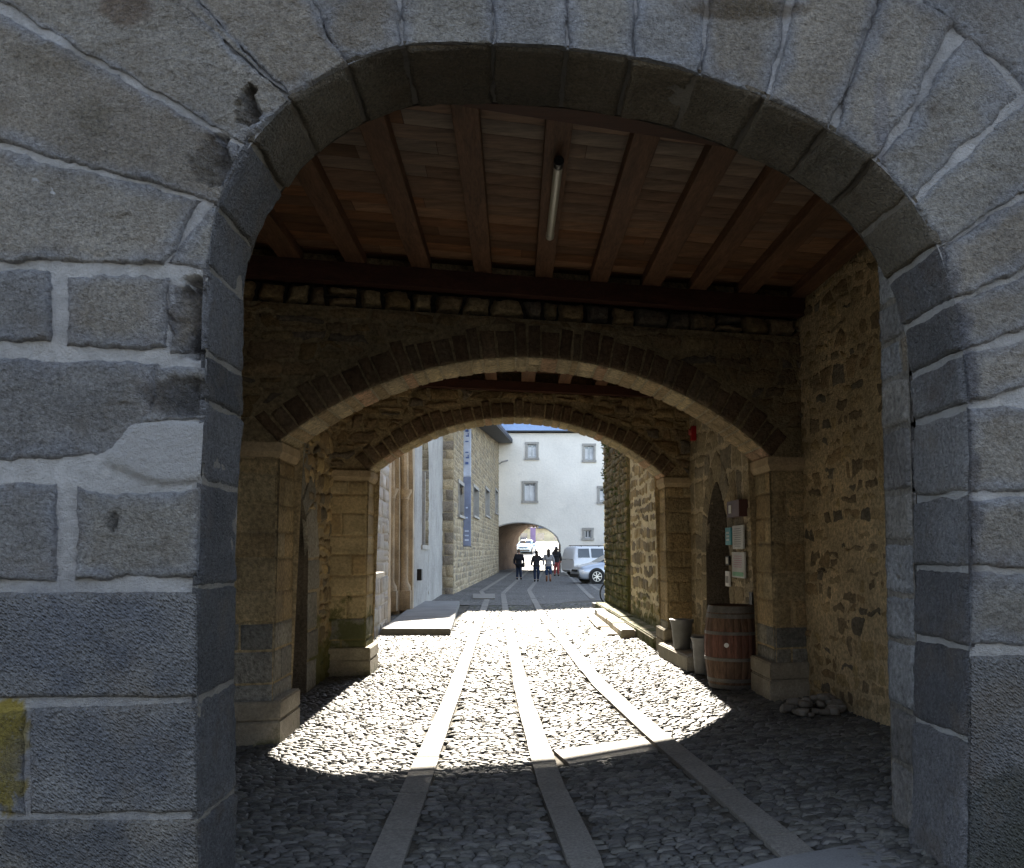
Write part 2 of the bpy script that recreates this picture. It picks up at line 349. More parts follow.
def cobbles():
    stones = []; y = 2.6; row = 0
    while y < 26.5:
        far = y > 15; rh = RS.uniform(.032, .047) * (1.35 if far else 1); x = -3.0 + RS.rand() * .1
        while x < 3.2:
            ww = RS.uniform(.055, .125) * (1.3 if far else 1); cx, cyy = x + ww / 2, y + rh / 2 + .016 * math.sin(x * 2.3 + row * .3) + RS.uniform(-.007, .007)
            if not on_strip(cx, cyy): stones.append((cx, cyy, ww, rh))
            x += ww
        y += rh; row += 1
    A_ = np.array(stones); sm = SM()
    for lo, hi, n in ((0, 9, 7), (9, 30, 5)):
        Q = A_[(A_[:, 1] >= lo) & (A_[:, 1] < hi)]; N = len(Q); U = np.linspace(-1, 1, n); A, B = [v[None] for v in np.meshgrid(U, U, indexing='ij')]
        prof = np.clip(1 - (np.abs(A) ** 5.0 + np.abs(B) ** 5.0), 0, 1) ** .45; rv = lambda a, b: RS.uniform(a, b, (N, 1, 1))
        sx = (Q[:, 2, None, None] - .004) / 2; sy = (Q[:, 3, None, None] - .003) / 2 * rv(.92, 1.1); r = rv(-.12, .12); k = rv(0, 90)
        dx = A * sx * (1 + .14 * vn(A * 1.5 + 0 * k, B * 1.5, k)); dy = B * sy * (1 + .18 * vn(A * 1.5, B * 1.5, k + 5))
        X = Q[:, 0, None, None] + dx * np.cos(r) - dy * np.sin(r); Y = Q[:, 1, None, None] + dx * np.sin(r) + dy * np.cos(r)
        Z = gz(X, Y) - .004 + rv(.011, .018) * prof + .003 * vn(X * 60, Y * 60, 0 * k + 3) * prof + (A * rv(-.004, .004) + B * rv(-.006, .006)) * prof + .006 + .004 * vn(X * 1.1, Y * 1.1, 4)
        g = rv(.05, .145)[..., 0]; C = np.ones((N, n, n, 4)); col = np.stack([g * 1.03, g, g * RS.uniform(.84, .96, (N, 1))], -1)
        col *= np.where(RS.rand(N, 1, 1) < .1, .6, 1.); mossy = (RS.rand(N, 1) < .14 + .3 * np.clip(vn(Q[:, :1] * .8, Q[:, 1:2] * .8, 7), 0, 1)) & (Q[:, 1:2] > 11)
        col = np.where(mossy[..., None], col * np.array([.8, .88, .4]), col); C[..., :3] = col.reshape(N, 1, 1, 3)
        P = np.stack([X, Y, Z], -1); idx = np.arange(n * n).reshape(n, n); f = np.stack([idx[:-1, :-1], idx[1:, :-1], idx[1:, 1:], idx[:-1, 1:]], -1).reshape(-1, 4)
        sm.f.append((f[None] + (np.arange(N) * n * n)[:, None, None] + sm.n).reshape(-1, 4)); sm.v.append(P.reshape(-1, 3)); sm.c.append(C.reshape(-1, 4)); sm.n += N * n * n
    return sm.build("cobbled_street", M['cobble'])
o = cobbles(); o['kind'] = 'structure'
def strip(name, line, y0, y1, wid=WID, z=.03, seg=True):
    b = MB(); y = y0
    while y < y1 - .05:
        L = RS.uniform(.7, 1.3) if y < 26 else 3.0; e = min(y + L, y1); k = max(1, int((e - y) / .5)); g = .008; wid = WID * RS.uniform(.93, 1.06); z = .026 + .006 * RS.rand()
        ys = np.linspace(y + g, e - g, k + 1)
        for a, c in zip(ys, ys[1:]):
            xa, xc = float(lineX(line, a)), float(lineX(line, c)); dz = z + .0
            pa = [(xa - wid, a, float(gz(xa - wid, a)) + dz), (xa + wid, a, float(gz(xa + wid, a)) + dz), (xc + wid, c, float(gz(xc + wid, c)) + dz), (xc - wid, c, float(gz(xc - wid, c)) + dz)]
            b.prism([(p[0], p[1], p[2] - .05) for p in pa], (0, 0, .05))
        y = e
    o = b.build(name, M['slab']); o['kind'] = 'structure'; return o
for l in (left_line, mid_line, rt_line): strip("paving_strip", l, 2.6, l[-1][1])
strip("paving_strip", sorted(far_line, key=lambda p: p[1]), min(p[1] for p in far_line), max(p[1] for p in far_line), z=.04)
strip("paving_strip", sorted(far_line2, key=lambda p: p[1]), min(p[1] for p in far_line2), max(p[1] for p in far_line2), z=.04)
b = MB(); pts = [(.42, 6.72), (1.11, 6.95), (1.07, 7.42), (.33, 7.2)]
b.prism([(x, y, float(gz(x, y)) - .03) for x, y in pts], (0, 0, .054)); o = b.build("crossing_slab", M['slab']); o['kind'] = 'structure'
b = MB(); pts = [(.5, 2.4), (.5, 3.95), (1.25, 4.42), (2.06, 4.8), (2.06, 2.4)]
b.prism([(x, y, -.03) for x, y in pts], (0, 0, .15)); o = b.build("threshold_slab", M['slabgrey'])
tag(o, "low blue grey stone threshold slab lying at the foot of the front arch jamb", "stone slab")

# ------------------------------------------------------------------ front arch wall (plane y = 4.1)
YA = 4.1; TA = .55
edge_px = [(197, 1010), (197, 868), (197, 600), (202, 480), (206, 400), (207, 300), (207, 260), (211, 220), (222, 185), (245, 150), (275, 110), (320, 78), (360, 56), (400, 43), (450, 42),
           (500, 45), (560, 48), (600, 53), (650, 61), (700, 74), (760, 94), (820, 122), (870, 153), (910, 192), (938, 240), (955, 295), (965, 350), (969, 420), (970, 650), (968, 868), (968, 1010)]
E = np.array([(on_y(x, y, YA)[0], on_y(x, y, YA)[2]) for x, y in edge_px]); E[0, 1] = -.05; E[-1, 1] = -.05
CA = np.array([.22, 2.0]); ang = np.unwrap(np.arctan2(E[:, 1] - CA[1], E[:, 0] - CA[0])); rad = np.hypot(*(E - CA).T)
if ang[0] < 0: ang += 2 * math.pi
order = np.argsort(ang); angs, rads = ang[order], rad[order]
# dense smooth curve by arc length
tt = np.concatenate([[0], np.cumsum(np.hypot(*np.diff(E, axis=0).T))]); den = np.linspace(0, tt[-1], 500)
EX = np.interp(den, tt, E[:, 0]); EZ = np.interp(den, tt, E[:, 1])
for _ in range(120):
    EX[1:-1] = (EX[:-2] + 2 * EX[1:-1] + EX[2:]) / 4; EZ[1:-1] = (EZ[:-2] + 2 * EZ[1:-1] + EZ[2:]) / 4
da = np.unwrap(np.arctan2(EZ - CA[1], EX - CA[0])); dr = np.hypot(EX - CA[0], EZ - CA[1]); 
if da[0] < 0: da += 2 * math.pi
oi = np.argsort(da); DA, DR = da[oi], dr[oi]
def radA(S, T):
    th = np.arctan2(T - CA[1], S - CA[0]); th = np.where(th < -math.pi / 2, th + 2 * math.pi, th); 
    return th, np.interp(th, DA, DR)
def clipA(S, T, g=0.0):
    th, rr = radA(S, T); r = np.hypot(S - CA[0], T - CA[1]); f = np.where(r < rr + g, (rr + g) / np.maximum(r, 1e-6), 1)
    return CA[0] + (S - CA[0]) * f, CA[1] + (T - CA[1]) * f
mapA = lambda S, T, H: np.stack([S, YA - H, T], -1)
NX = np.gradient(EX); NZ = np.gradient(EZ); nl = np.hypot(NX, NZ); NX /= nl; NZ /= nl   # tangent; inward normal = (NZ,-NX) for left->top->right
arcl = np.concatenate([[0], np.cumsum(np.hypot(np.diff(EX), np.diff(EZ)))])
def mapAr(S, T, H):   # S arc length, T depth, H inward
    x = np.interp(S, arcl, EX); z = np.interp(S, arcl, EZ); tx = np.interp(S, arcl, NX); tz = np.interp(S, arcl, NZ)
    return np.stack([x + tz * H, YA + T, z - tx * H], -1)
def arc_at(px, py):
    x, _, z = on_y(px, py, YA); i = np.argmin((EX - x) ** 2 + (EZ - z) ** 2); return arcl[i]
GREY = [(.41, .385, .34), (.43, .385, .32), (.39, .38, .365), (.44, .405, .35)]
MORT = (.47, .465, .455)
def PW(px, py): p = on_y(px, py, YA); return (p[0], p[2])
blobs = [(249, 110, 13, 24, .10), (214, 160, 22, 24, .08), (192, 320, 22, 42, .1), (182, 396, 36, 20, .05), (205, 345, 12, 14, .08), (114, 523, 5, 9, .03), (212, 268, 8, 10, .05)]
blobs = [(*PW(a, b_), c * YA / FPX, d * YA / FPX, e) for a, b_, c, d, e in blobs]
stains = [  # px,py,rx,ry,colour,strength
    (8, 755, 20, 56, (.36, .28, .05), .95, .08), (60, 60, 60, 22, (.2, .16, .09), .3, .6), (95, 120, 26, 22, (.18, .15, .09), .4, .6), (130, 10, 30, 22, (.17, .1, .05), .6, .5),
    (945, 440, 34, 170, (.12, .12, .135), .75, .5), (1000, 830, 70, 60, (.075, .08, .05), .8, .5), (90, 640, 130, 75, (.21, .225, .26), .8, 1.1), (110, 760, 120, 75, (.22, .23, .255), .75, 1.1),
    (182, 396, 34, 20, (.11, .11, .115), .8, 1.0), (750, 10, 60, 14, (.13, .09, .04), .7, .5), (80, 850, 140, 40, (.16, .17, .19), .8, 1.), (950, 780, 80, 140, (.17, .175, .19), .5, 1.),
    (880, 130, 8, 60, (.25, .25, .3), .4, .7)]
stains = [(*PW(a, b_), c * YA / FPX, d * YA / FPX, col, k, sh) for a, b_, c, d, col, k, sh in stains]
def postA(S, T, H, C):
    for x, z, rx, rz_, dp in blobs:
        q = ((S - x) / rx) ** 2 + ((T - z) / rz_) ** 2; q = q + 1.1 * fbm(S * 9, T * 9, x * 7) + .3 * vn(S * 45, T * 45, 1)
        m = np.clip((1.0 - q) * 9, 0, 1); fac = np.maximum(np.abs((S - x) * 2.2 + (T - z) * 1.1) , np.abs((T - z) * 2.0 - (S - x) * .8)) / max(rx, rz_)
        H = H - m * dp * .85 * (.55 + .5 * np.clip((S - x) / rx, -1, 1) + .35 * np.floor(4 * vn(S * 9 + T * 5, T * 8 - S * 3, 6)) / 4 + .12 * vn(S * 40, T * 40, 3))
        C[..., :3] = C[..., :3] * (1 - m[..., None] * .38)
    for x, z, rx, rz_, col, k, sh in stains:
        q = ((S - x) / rx) ** 2 + ((T - z) / rz_) ** 2; q = q + .9 * fbm(S * 9, T * 9, x * 3 + z) + (.9 * fbm(S * 22, T * 22, 5) if sh < .1 else 0)
        m = (np.clip((1.1 - q) / sh, 0, 1) * k)[..., None]; C[..., :3] = C[..., :3] * (1 - m) + np.array(col) * m
    return H, C
J = [  # quads in photo pixels: inner-low, ... order free (consistent quad)
    [(0 - 160, 592), (200, 592), (200, 697), (-160, 700)], [(-160, 822), (200, 818), (200, 1010), (-160, 1010)], [(30, 708), (200, 702), (200, 812), (30, 814)], [(-160, 712), (24, 710), (24, 812), (-160, 812)],
    [(-160, 480), (58, 482), (58, 583), (-160, 583)], [(74, 490), (205, 488), (205, 578), (74, 581)], [(-160, 354), (160, 362), (150, 455), (-160, 462)], [(150, 368), (212, 366), (212, 420), (140, 424)],
    [(-160, 268), (54, 270), (54, 342), (-160, 342)], [(66, 275), (168, 276), (168, 350), (66, 348)], [(170, 284), (216, 282), (214, 352), (170, 353)],
    [(-160, 105), (205, 203), (160, 262), (-160, 262)], [(208, 205), (230, 207), (216, 272), (162, 264)],
    [(-160, -80), (238, 142), (226, 205), (-160, 99)], [(-160, -86), (170, -8), (292, 102), (245, 145)],
    [(60, -150), (300, -8), (344, 62), (290, 102)], [(-60, -150), (60, -150), (290, 100), (176, -6)],
    [(300, -10), (392, -10), (404, 52), (346, 66)], [(396, -150), (490, -150), (492, 60), (404, 56)], [(492, -150), (560, -150), (566, 60), (494, 60)],
    [(562, -150), (630, -150), (634, 66), (568, 62)], [(634, -150), (716, -150), (698, 78), (636, 68)], [(722, -150), (822, -150), (766, 100), (701, 80)], [(826, -120), (930, -130), (832, 132), (768, 102)],
    [(884, -20), (958, 26), (878, 162), (834, 132)], [(962, 32), (1018, 100), (914, 200), (880, 162)], [(1020, 102), (1200, 80), (940, 246), (914, 202)], [(1200, 86), (1200, 196), (954, 298), (941, 248)],
    [(1200, 200), (1200, 280), (962, 350), (956, 300)], [(1200, 284), (1200, 350), (962, 402), (962, 352)],
    [(962, 352 + 58), (1200, 400), (1200, 488), (962, 492)], [(962, 498), (1200, 492), (1200, 578), (962, 566)], [(962, 572), (1200, 586), (1200, 648), (962, 646)],
    [(962, 656), (1200, 654), (1200, 1010), (962, 1010)], [(934, -150), (1100, -150), (1030, 96), (890, -24)], [(1104, -150), (1200, -150), (1200, 76), (1034, 98)], [(-160, -150), (-62, -150), (160, -12), (-160, -90)],
    [(64, -150), (190, -150), (298, -60), (298, -12)], [(192, -150), (394, -150), (394, -12), (300, -14)]]
sm = SM()
for i, q in enumerate(J):
    cq = np.mean(q, 0); qq = [PW(p[0] + 3.0 * np.sign(p[0] - cq[0]), p[1] + 2.6 * np.sign(p[1] - cq[1])) for p in q]
    low = i in (0, 1, 2, 33); 
    c = np.array(GREY[RS.randint(4)])
    def pA(S, T, H, C, ins=(low)):
        return postA(S, T, H, C)
    stone(sm, mapA, qq, c, res=.014, gap=.019 if i not in (4, 5, 8, 9) else .034, edge=.016, h=.012, amp=.016 if not low else .004, warp=.018 if not low else .007, freq=7, clip=clipA, post=pA, tool=1. if low else .12, back=-.012, rim=None if low else (.41, .425, .46))
# outer field of ashlar beyond the traced part
xl, xr, zt = PW(-160, 400)[0], PW(1200, 400)[0], PW(500, -150)[1]
for (a, b2, c, d) in ((-7, xl, -.05, 7.8), (xr, 7, -.05, 7.8), (xl, xr, zt, 7.8)):
    rubble(sm, mapA, a, b2, c, d, GREY, rows=(.34, .48), wid=(.5, 1.2), split=0, undul=.01, res=.06, gap=.02, h=.012, amp=.008)
mort_tab = [(a, m_) for a, m_ in ()]
sheet(sm, mapA, -7, xl + .4, -.05, 7.8, MORT, res=.05)
sheet(sm, mapA, xr - .4, 7, -.05, 7.8, MORT, res=.05)
sheet(sm, mapA, xl + .4, xr - .4, zt - .3, 7.8, MORT, res=.05)
# mortar around the opening, in polar strips
def mort_polar():
    th = np.linspace(DA[0], DA[-1], 700); rr = np.interp(th, DA, DR); k = np.linspace(0, 1, 110); out = 2.6
    Rr = rr[:, None] + k[None] * out; S = CA[0] + Rr * np.cos(th)[:, None]; T = CA[1] + Rr * np.sin(th)[:, None]
    H = -.001 + .005 * fbm(S * 9, T * 9, 2.3) + .003 * fbm(S * 40, T * 40, 5)
    x0, z1 = PW(108, 450); x1, _ = PW(240, 450); zc = PW(170, 452)[1]      # thick plaster patch
    q = ((S - (x0 + x1) / 2) / ((x1 - x0) / 2 * .98)) ** 2 + ((T - zc) / .155) ** 2 + .35 * fbm(S * 8, T * 8, 4); m = np.clip((1.0 - q) * 5, 0, 1)
    H = H + m * .02
    C = np.ones(S.shape + (4,)); C[..., 3] = -1; C[..., :3] = np.array(MORT) * (1 + .3 * fbm(S * 4, T * 4, 8.) + .16 * vn(S * 38, T * 38, 4))[..., None]
    H, C = postA(S, T, H, C)
    m = m[..., None] > .3; C[..., :3] = np.where(m, np.array((.42, .415, .405)), C[..., :3])
    sm.grid(mapA(S, np.maximum(T, -.06), H), C)
mort_polar()
# patch in the field to the sides below
fa = sm.build("front_arch_wall", M['facade'])
tag(fa, "tall wall of big grey weathered blocks with pale mortar pierced by the foreground arch", "stone wall", kind='thing')
# reveal / soffit ring
sm = SM()
reveal_j = [arc_at(*p) for p in [(197, 820), (197, 700), (197, 588), (202, 482), (205, 400), (207, 352), (207, 268), (213, 205), (250, 142), (292, 100), (345, 62), (402, 43), (490, 45), (565, 48), (633, 58), (697, 73), (763, 95),
                                 (830, 127), (876, 158), (912, 195), (940, 245), (956, 298), (966, 351), (969, 408), (969, 494), (969, 568), (969, 648), (968, 744)]]
reveal_j = sorted([0.0] + reveal_j + [arcl[-1]])
for a, c in zip(reveal_j, reveal_j[1:]):
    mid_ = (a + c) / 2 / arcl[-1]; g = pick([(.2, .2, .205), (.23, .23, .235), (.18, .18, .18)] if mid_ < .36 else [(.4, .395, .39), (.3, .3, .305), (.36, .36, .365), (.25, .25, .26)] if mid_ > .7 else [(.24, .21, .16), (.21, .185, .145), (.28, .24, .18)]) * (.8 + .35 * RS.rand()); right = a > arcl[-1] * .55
    if 10 < 1: pass
    cut = TA if RS.rand() < .6 or mid_ < .38 or mid_ > .62 else TA * RS.uniform(.4, .6)
    segs = [(0, TA)] if cut == TA else [(0, cut), (cut, TA)]
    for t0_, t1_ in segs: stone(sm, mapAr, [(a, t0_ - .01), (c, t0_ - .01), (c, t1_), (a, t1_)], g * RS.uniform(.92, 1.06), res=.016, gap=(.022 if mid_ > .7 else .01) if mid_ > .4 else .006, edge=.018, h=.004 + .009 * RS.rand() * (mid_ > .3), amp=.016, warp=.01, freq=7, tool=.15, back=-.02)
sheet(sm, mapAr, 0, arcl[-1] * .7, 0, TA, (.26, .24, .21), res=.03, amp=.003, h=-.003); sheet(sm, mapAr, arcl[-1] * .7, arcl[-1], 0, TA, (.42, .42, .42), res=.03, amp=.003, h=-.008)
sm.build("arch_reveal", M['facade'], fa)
# rear jambs, deeper part of the wall
sm = SM()
for side, X0 in ((1, float(EX[-60])), (-1, float(EX[60]) - .3)):
    mp_ = lambda S, T, H, X0=X0, side=side: np.stack([X0 + .004 * side - side * H + S * 0, YA + TA + S, T], -1)
    rubble(sm, mp_, 0, .34, -.05, 4.0, [(.28, .28, .28), (.17, .165, .16), (.24, .2, .15), (.2, .19, .18), (.3, .28, .25)], rows=(.16, .36), wid=(.34, .5), split=0, res=.025, h=.008, amp=.014, undul=.0)
    sheet(sm, mp_, 0, .34, -.05, 4.0, (.24, .22, .19), res=.1)
    mb_ = lambda S, T, H, X0=X0, side=side: np.stack([S, YA + TA + .34 + H * 0 + S * 0, T], -1)
    sheet(sm, mb_, min(X0, X0 + side * 2.5), max(X0, X0 + side * 2.5), -.05, 4.3, (.25, .21, .15), res=.15)
bk = lambda S, T, H: np.stack([S, YA + TA + S * 0 + .01, T], -1)
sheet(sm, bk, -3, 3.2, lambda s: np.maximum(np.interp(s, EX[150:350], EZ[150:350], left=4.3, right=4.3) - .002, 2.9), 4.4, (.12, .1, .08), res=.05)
sm.build("rear_jamb", M['stone'], fa)

# ------------------------------------------------------------------ the two inner arch walls
SK = .258
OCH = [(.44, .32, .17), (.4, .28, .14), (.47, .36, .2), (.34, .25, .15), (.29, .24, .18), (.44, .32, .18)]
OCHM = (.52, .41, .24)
PIERU = [(.5, .39, .22), (.52, .42, .25), (.45, .35, .2), (.47, .35, .19)]
PIERL = [(.33, .315, .27), (.29, .285, .255), (.36, .335, .27)]
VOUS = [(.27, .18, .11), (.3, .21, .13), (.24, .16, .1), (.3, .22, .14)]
def arch_wall(name, D0, T, xL, xR, zs, zc, X0, X1, ztop, pl, pr, label, darkv, ringd, greyto, plinth=True, dk=1.0):
    OCH_ = [tuple(np.array(c) * dk) for c in OCH]; OCHM_ = tuple(np.array(OCHM) * dk)  # dk puts the wall face's shade into its stone and mortar colours
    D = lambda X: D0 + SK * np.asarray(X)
    nrm = np.array([SK, -1, 0]) / math.hypot(SK, 1)
    mp_ = lambda S, T_, H: np.stack([S + nrm[0] * H, D(S) + nrm[1] * H, T_ + 0 * H], -1)
    cx = (xL + xR) / 2; a = (xR - xL) / 2; h = zc - zs; Rr = (a * a + h * h) / (2 * h); cz = zc - Rr; thm = math.asin(a / Rr)
    def top(s): return np.where(np.abs(s - cx) < a, cz + np.sqrt(np.maximum(Rr * Rr - (s - cx) ** 2, 0)), -.05)
    Ro = Rr + ringd
    def clip(S, Tt):
        r = np.hypot(S - cx, Tt - cz); inn = (r < Ro + .005) & (Tt > zs - .3); f = np.where(inn, (Ro + .005) / np.maximum(r, 1e-6), 1)
        return cx + (S - cx) * f, cz + (Tt - cz) * f
    def skip(s, t):
        if math.hypot(s - cx, t - cz) < Ro - .015 and abs(s - cx) < a + ringd: return True
        if t < zs and (xL - pl < s < xR + pr): return True
        return False
    sm = SM()
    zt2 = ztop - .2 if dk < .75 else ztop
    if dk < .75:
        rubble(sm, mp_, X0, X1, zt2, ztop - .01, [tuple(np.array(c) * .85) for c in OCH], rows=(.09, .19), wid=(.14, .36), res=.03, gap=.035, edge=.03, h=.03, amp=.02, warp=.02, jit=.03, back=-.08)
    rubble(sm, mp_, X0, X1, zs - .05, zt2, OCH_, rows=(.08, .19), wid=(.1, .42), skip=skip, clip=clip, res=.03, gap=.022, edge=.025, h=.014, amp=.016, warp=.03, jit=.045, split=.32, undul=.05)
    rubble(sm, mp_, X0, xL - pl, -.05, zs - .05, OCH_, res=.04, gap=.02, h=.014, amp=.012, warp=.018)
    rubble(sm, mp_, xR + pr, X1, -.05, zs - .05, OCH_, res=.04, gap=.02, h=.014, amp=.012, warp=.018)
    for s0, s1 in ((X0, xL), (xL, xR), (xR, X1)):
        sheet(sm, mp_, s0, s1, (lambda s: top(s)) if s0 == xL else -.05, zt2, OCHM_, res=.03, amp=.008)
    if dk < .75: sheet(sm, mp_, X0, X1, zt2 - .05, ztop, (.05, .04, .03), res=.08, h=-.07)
    # upper mass (plain, above the ceilings) and back face
    sheet(sm, mp_, X0, X1, ztop, 7.8, OCHM, res=.3)
    bk = lambda S, T_, H: np.stack([S, D(S) + T + 0 * H, T_], -1)
    for s0, s1 in ((X0, xL), (xL, xR), (xR, X1)):
        sheet(sm, bk, s0, s1, (lambda s: top(s)) if s0 == xL else -.05, 7.8, OCHM, res=.08)
    wall = sm.build(name, M['stone']); tag(wall, label, "stone wall", kind='thing')
    # ring: voussoirs on the face and stones of the soffit
    sm = SM(); n = int(2 * thm * Ro / .14); ths = np.linspace(-thm, thm, n + 1); ths[1:-1] += RS.uniform(-.01, .01, n - 1)
    so_ = lambda S, T_, H: np.stack([cx + (Rr - H) * np.sin(S), D(cx + Rr * np.sin(S)) + T_, cz + (Rr - H) * np.cos(S)], -1)
    for t0_, t1_ in zip(ths, ths[1:]):
        o_ = Ro + RS.uniform(-.07, .02); i_ = Rr - .002
        q = [(cx + i_ * math.sin(t0_), cz + i_ * math.cos(t0_)), (cx + i_ * math.sin(t1_), cz + i_ * math.cos(t1_)), (cx + o_ * math.sin(t1_), cz + o_ * math.cos(t1_)), (cx + o_ * math.sin(t0_), cz + o_ * math.cos(t0_))]
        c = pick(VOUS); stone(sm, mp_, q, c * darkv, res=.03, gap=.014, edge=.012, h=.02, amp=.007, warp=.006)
        c2 = pick([(.58, .48, .3), (.56, .43, .26), (.6, .5, .33), (.56, .38, .25)])
        m = RS.uniform(.35, .65) * T
        for a0, a1 in (((0, m), (m, T)) if RS.rand() < .5 else ((0, T),)):
            qq = [(t0_, a0), (t1_, a0), (t1_, a1), (t0_, a1)]
            gg = .006 / Rr
            so2 = lambda S, T_, H: so_(S / Rr, T_, H)
            stone(sm, so2, [(p[0] * Rr, p[1]) for p in qq], c2 * RS.uniform(.9, 1.1), res=.03, gap=.012, edge=.01, h=.01, amp=.004, warp=.003)
    sheet(sm, lambda S, T_, H: so_(S, T_, H), -thm, thm, 0, T, (.5, .43, .3), res=.02, amp=.002)
    sm.build("arch_ring", M['stone'], wall)
    # piers
    for side, xi, pw in ((-1, xL, pl), (1, xR, pr)):
        sm = SM(); zb = float(gz(xi, D(xi))) - .05; zz = zs - .13
        rv = lambda S, T_, H, xi=xi, side=side: np.stack([xi - side * H + 0 * S, D(xi - side * H) + S, T_], -1)
        fr = lambda S, T_, H: np.stack([S + nrm[0] * (H + .02), D(S) + nrm[1] * (H + .02), T_ + 0 * H], -1)
        t = zb; k = 0
        while t < zz - .02:
            hh = RS.uniform(.2, .3); 
            if zz - t - hh < .12: hh = zz - t
            pal = PIERL if t < greyto else PIERU; f = RS.uniform(.35, .65); c = pick(pal)
            xa, xb = sorted((xi, xi + side * pw))
            cuts = [xa, xa + (xb - xa) * f, xb] if k % 2 else [xa, xb]
            for u0, u1 in zip(cuts, cuts[1:]): stone(sm, fr, [(u0, t), (u1, t), (u1, t + hh), (u0, t + hh)], pick(pal), res=.03, gap=.01, edge=.01, h=.006, amp=.005, warp=.003)
            cuts = [0, T * f, T] if k % 2 == 0 else [0, T]
            for u0, u1 in zip(cuts, cuts[1:]): stone(sm, rv, [(u0 - .02 if u0 == 0 else u0, t), (u1, t), (u1, t + hh), (u0 - .02 if u0 == 0 else u0, t + hh)], pick(pal), res=.03, gap=.01, edge=.01, h=.006, amp=.005, warp=.003)
            t += hh; k += 1
        sheet(sm, rv, 0, T, zb, zs, OCHM, res=.08, amp=.001, h=-.002)
        sheet(sm, fr, min(xi, xi + side * pw), max(xi, xi + side * pw), zb, zs, OCHM, res=.08, amp=.001, h=-.002)
        pier = sm.build("pier", M['stone'] if side > 0 or D0 < 9 else M['mossy'], wall); pier['label'] = "pier of squared stones, ochre above and grey below"
        # impost block
        def slab(nm, z0, z1, o1, o2, m):
            b = MB(); P = []
            for (xx, ww) in ((xi - side * o1, -o1), (xi + side * pw, -o1), (xi + side * pw, T + .02), (xi - side * o1, T + .02)):
                P.append((xx, float(D(xx)) + (ww if ww < 0 else ww)))
            lo = [b.b.verts.new((x + (side * (o1 - o2) if i in (0, 3) else 0), y + ((o1 - o2) if i in (0, 1) else 0), z0)) for i, (x, y) in enumerate(P)]
            mi = [b.b.verts.new((x, y, z0 + (z1 - z0) * .42)) for x, y in P]; hi_ = [b.b.verts.new((x, y, z1)) for x, y in P]
            for A_, B_ in ((lo, mi), (mi, hi_)):
                for i in range(4): b.b.faces.new((A_[i], A_[(i + 1) % 4], B_[(i + 1) % 4], B_[i]))
            b.b.faces.new(hi_); b.b.faces.new(lo)
            return b.build(nm, m, pier)
        slab("impost", zs - .13, zs + .0, .055, .022, IMPM)
        if plinth:
            z1 = float(gz(xi, D(xi)))
            b = MB(); o1 = .075
            P = [(xi - side * o1, -o1), (xi + side * pw, -o1), (xi + side * pw, T + .04), (xi - side * o1, T + .04)]
            for k_, (za, zb_) in enumerate(((-.1, .2), (.205, .36))):
                pts = [(x, float(D(x)) + y_, z1 + za) for x, y_ in P]; b.prism(pts, (0, 0, zb_ - za))
            bmesh.ops.bevel(b.b, geom=list(b.b.edges), offset=.012, segments=2, affect='EDGES')
            b.build("plinth", PLM, pier)
    return D, top
IMPM = mat("impost_sandstone", (.45, .35, .22), big=(3, .25), fine=(40, .25), bump=[(30, .01), (80, .006)], rough=.9)
PLM = mat("plinth_stone", (.34, .3, .23), big=(3, .3), fine=(40, .25), bump=[(30, .012), (80, .006)], rough=.9, moss=(-.2, .3, (.1, .1, .04)))
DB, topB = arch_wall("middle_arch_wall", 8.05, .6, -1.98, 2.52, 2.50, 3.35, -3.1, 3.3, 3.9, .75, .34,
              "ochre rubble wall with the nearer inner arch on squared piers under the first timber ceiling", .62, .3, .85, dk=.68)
DC, topC = arch_wall("inner_arch_wall", 12.1, .6, -1.88, 2.18, 2.62, 3.40, -3.1, 3.3, 3.76, .5, .5,
              "ochre rubble wall with the farther inner arch that opens onto the lit street", .85, .26, .5, dk=.9)

# ------------------------------------------------------------------ passage side walls
def side_wall(name, X_of, y0, y1, z1, facing, pal, mort, m, label, skip=None, clipf=None, cut=None, rows=(.12, .24), wid=(.14, .4), cat="stone wall", **kw):
    sm = SM(); mp_ = lambda S, T, H: np.stack([X_of(S) + facing * H, S + 0 * H, T + 0 * H], -1)
    a = dict(res=.035, gap=.028, edge=.03, h=.012, amp=.02, warp=.035, jit=.045, split=.3, undul=.05); a.update(kw)
    rubble(sm, mp_, y0, y1, -.05, z1, pal, rows=rows, wid=wid, skip=skip, clip=clipf, **a)
    segs = cut or [(y0, y1, None)]
    for s0, s1, f in segs: sheet(sm, mp_, s0, s1, f if f else -.05, z1, mort, res=.04, amp=.015)
    o = sm.build(name, m); tag(o, label, cat, kind='thing'); return o, mp_
OCHW = [(.5, .38, .2), (.27, .21, .13), (.37, .27, .15), (.48, .37, .21), (.22, .19, .14), (.45, .34, .19)]
XR1 = lambda y: 2.84 + (8.8 - np.asarray(y)) * .075
def randskip(p): return lambda s, t: RS.rand() < p
side_wall("passage_side_wall", XR1, YA + TA + .3, 8.95, 4.3, -1, OCHW, (.6, .48, .29), M['stone'], "patchy ochre rubble wall with smeared mortar inside the entrance beside the rubble heap", skip=randskip(.12), amp=.02, rows=(.08, .19), wid=(.1, .32), h=.004, gap=.034, back=-.012)
side_wall("passage_side_wall", lambda y: -3.0 + 0 * y, YA + TA + .3, 7.4, 4.3, 1, OCHW, (.36, .27, .16), M['stone'], "ochre rubble wall hidden behind the broken jamb of the entrance arch", res=.08)
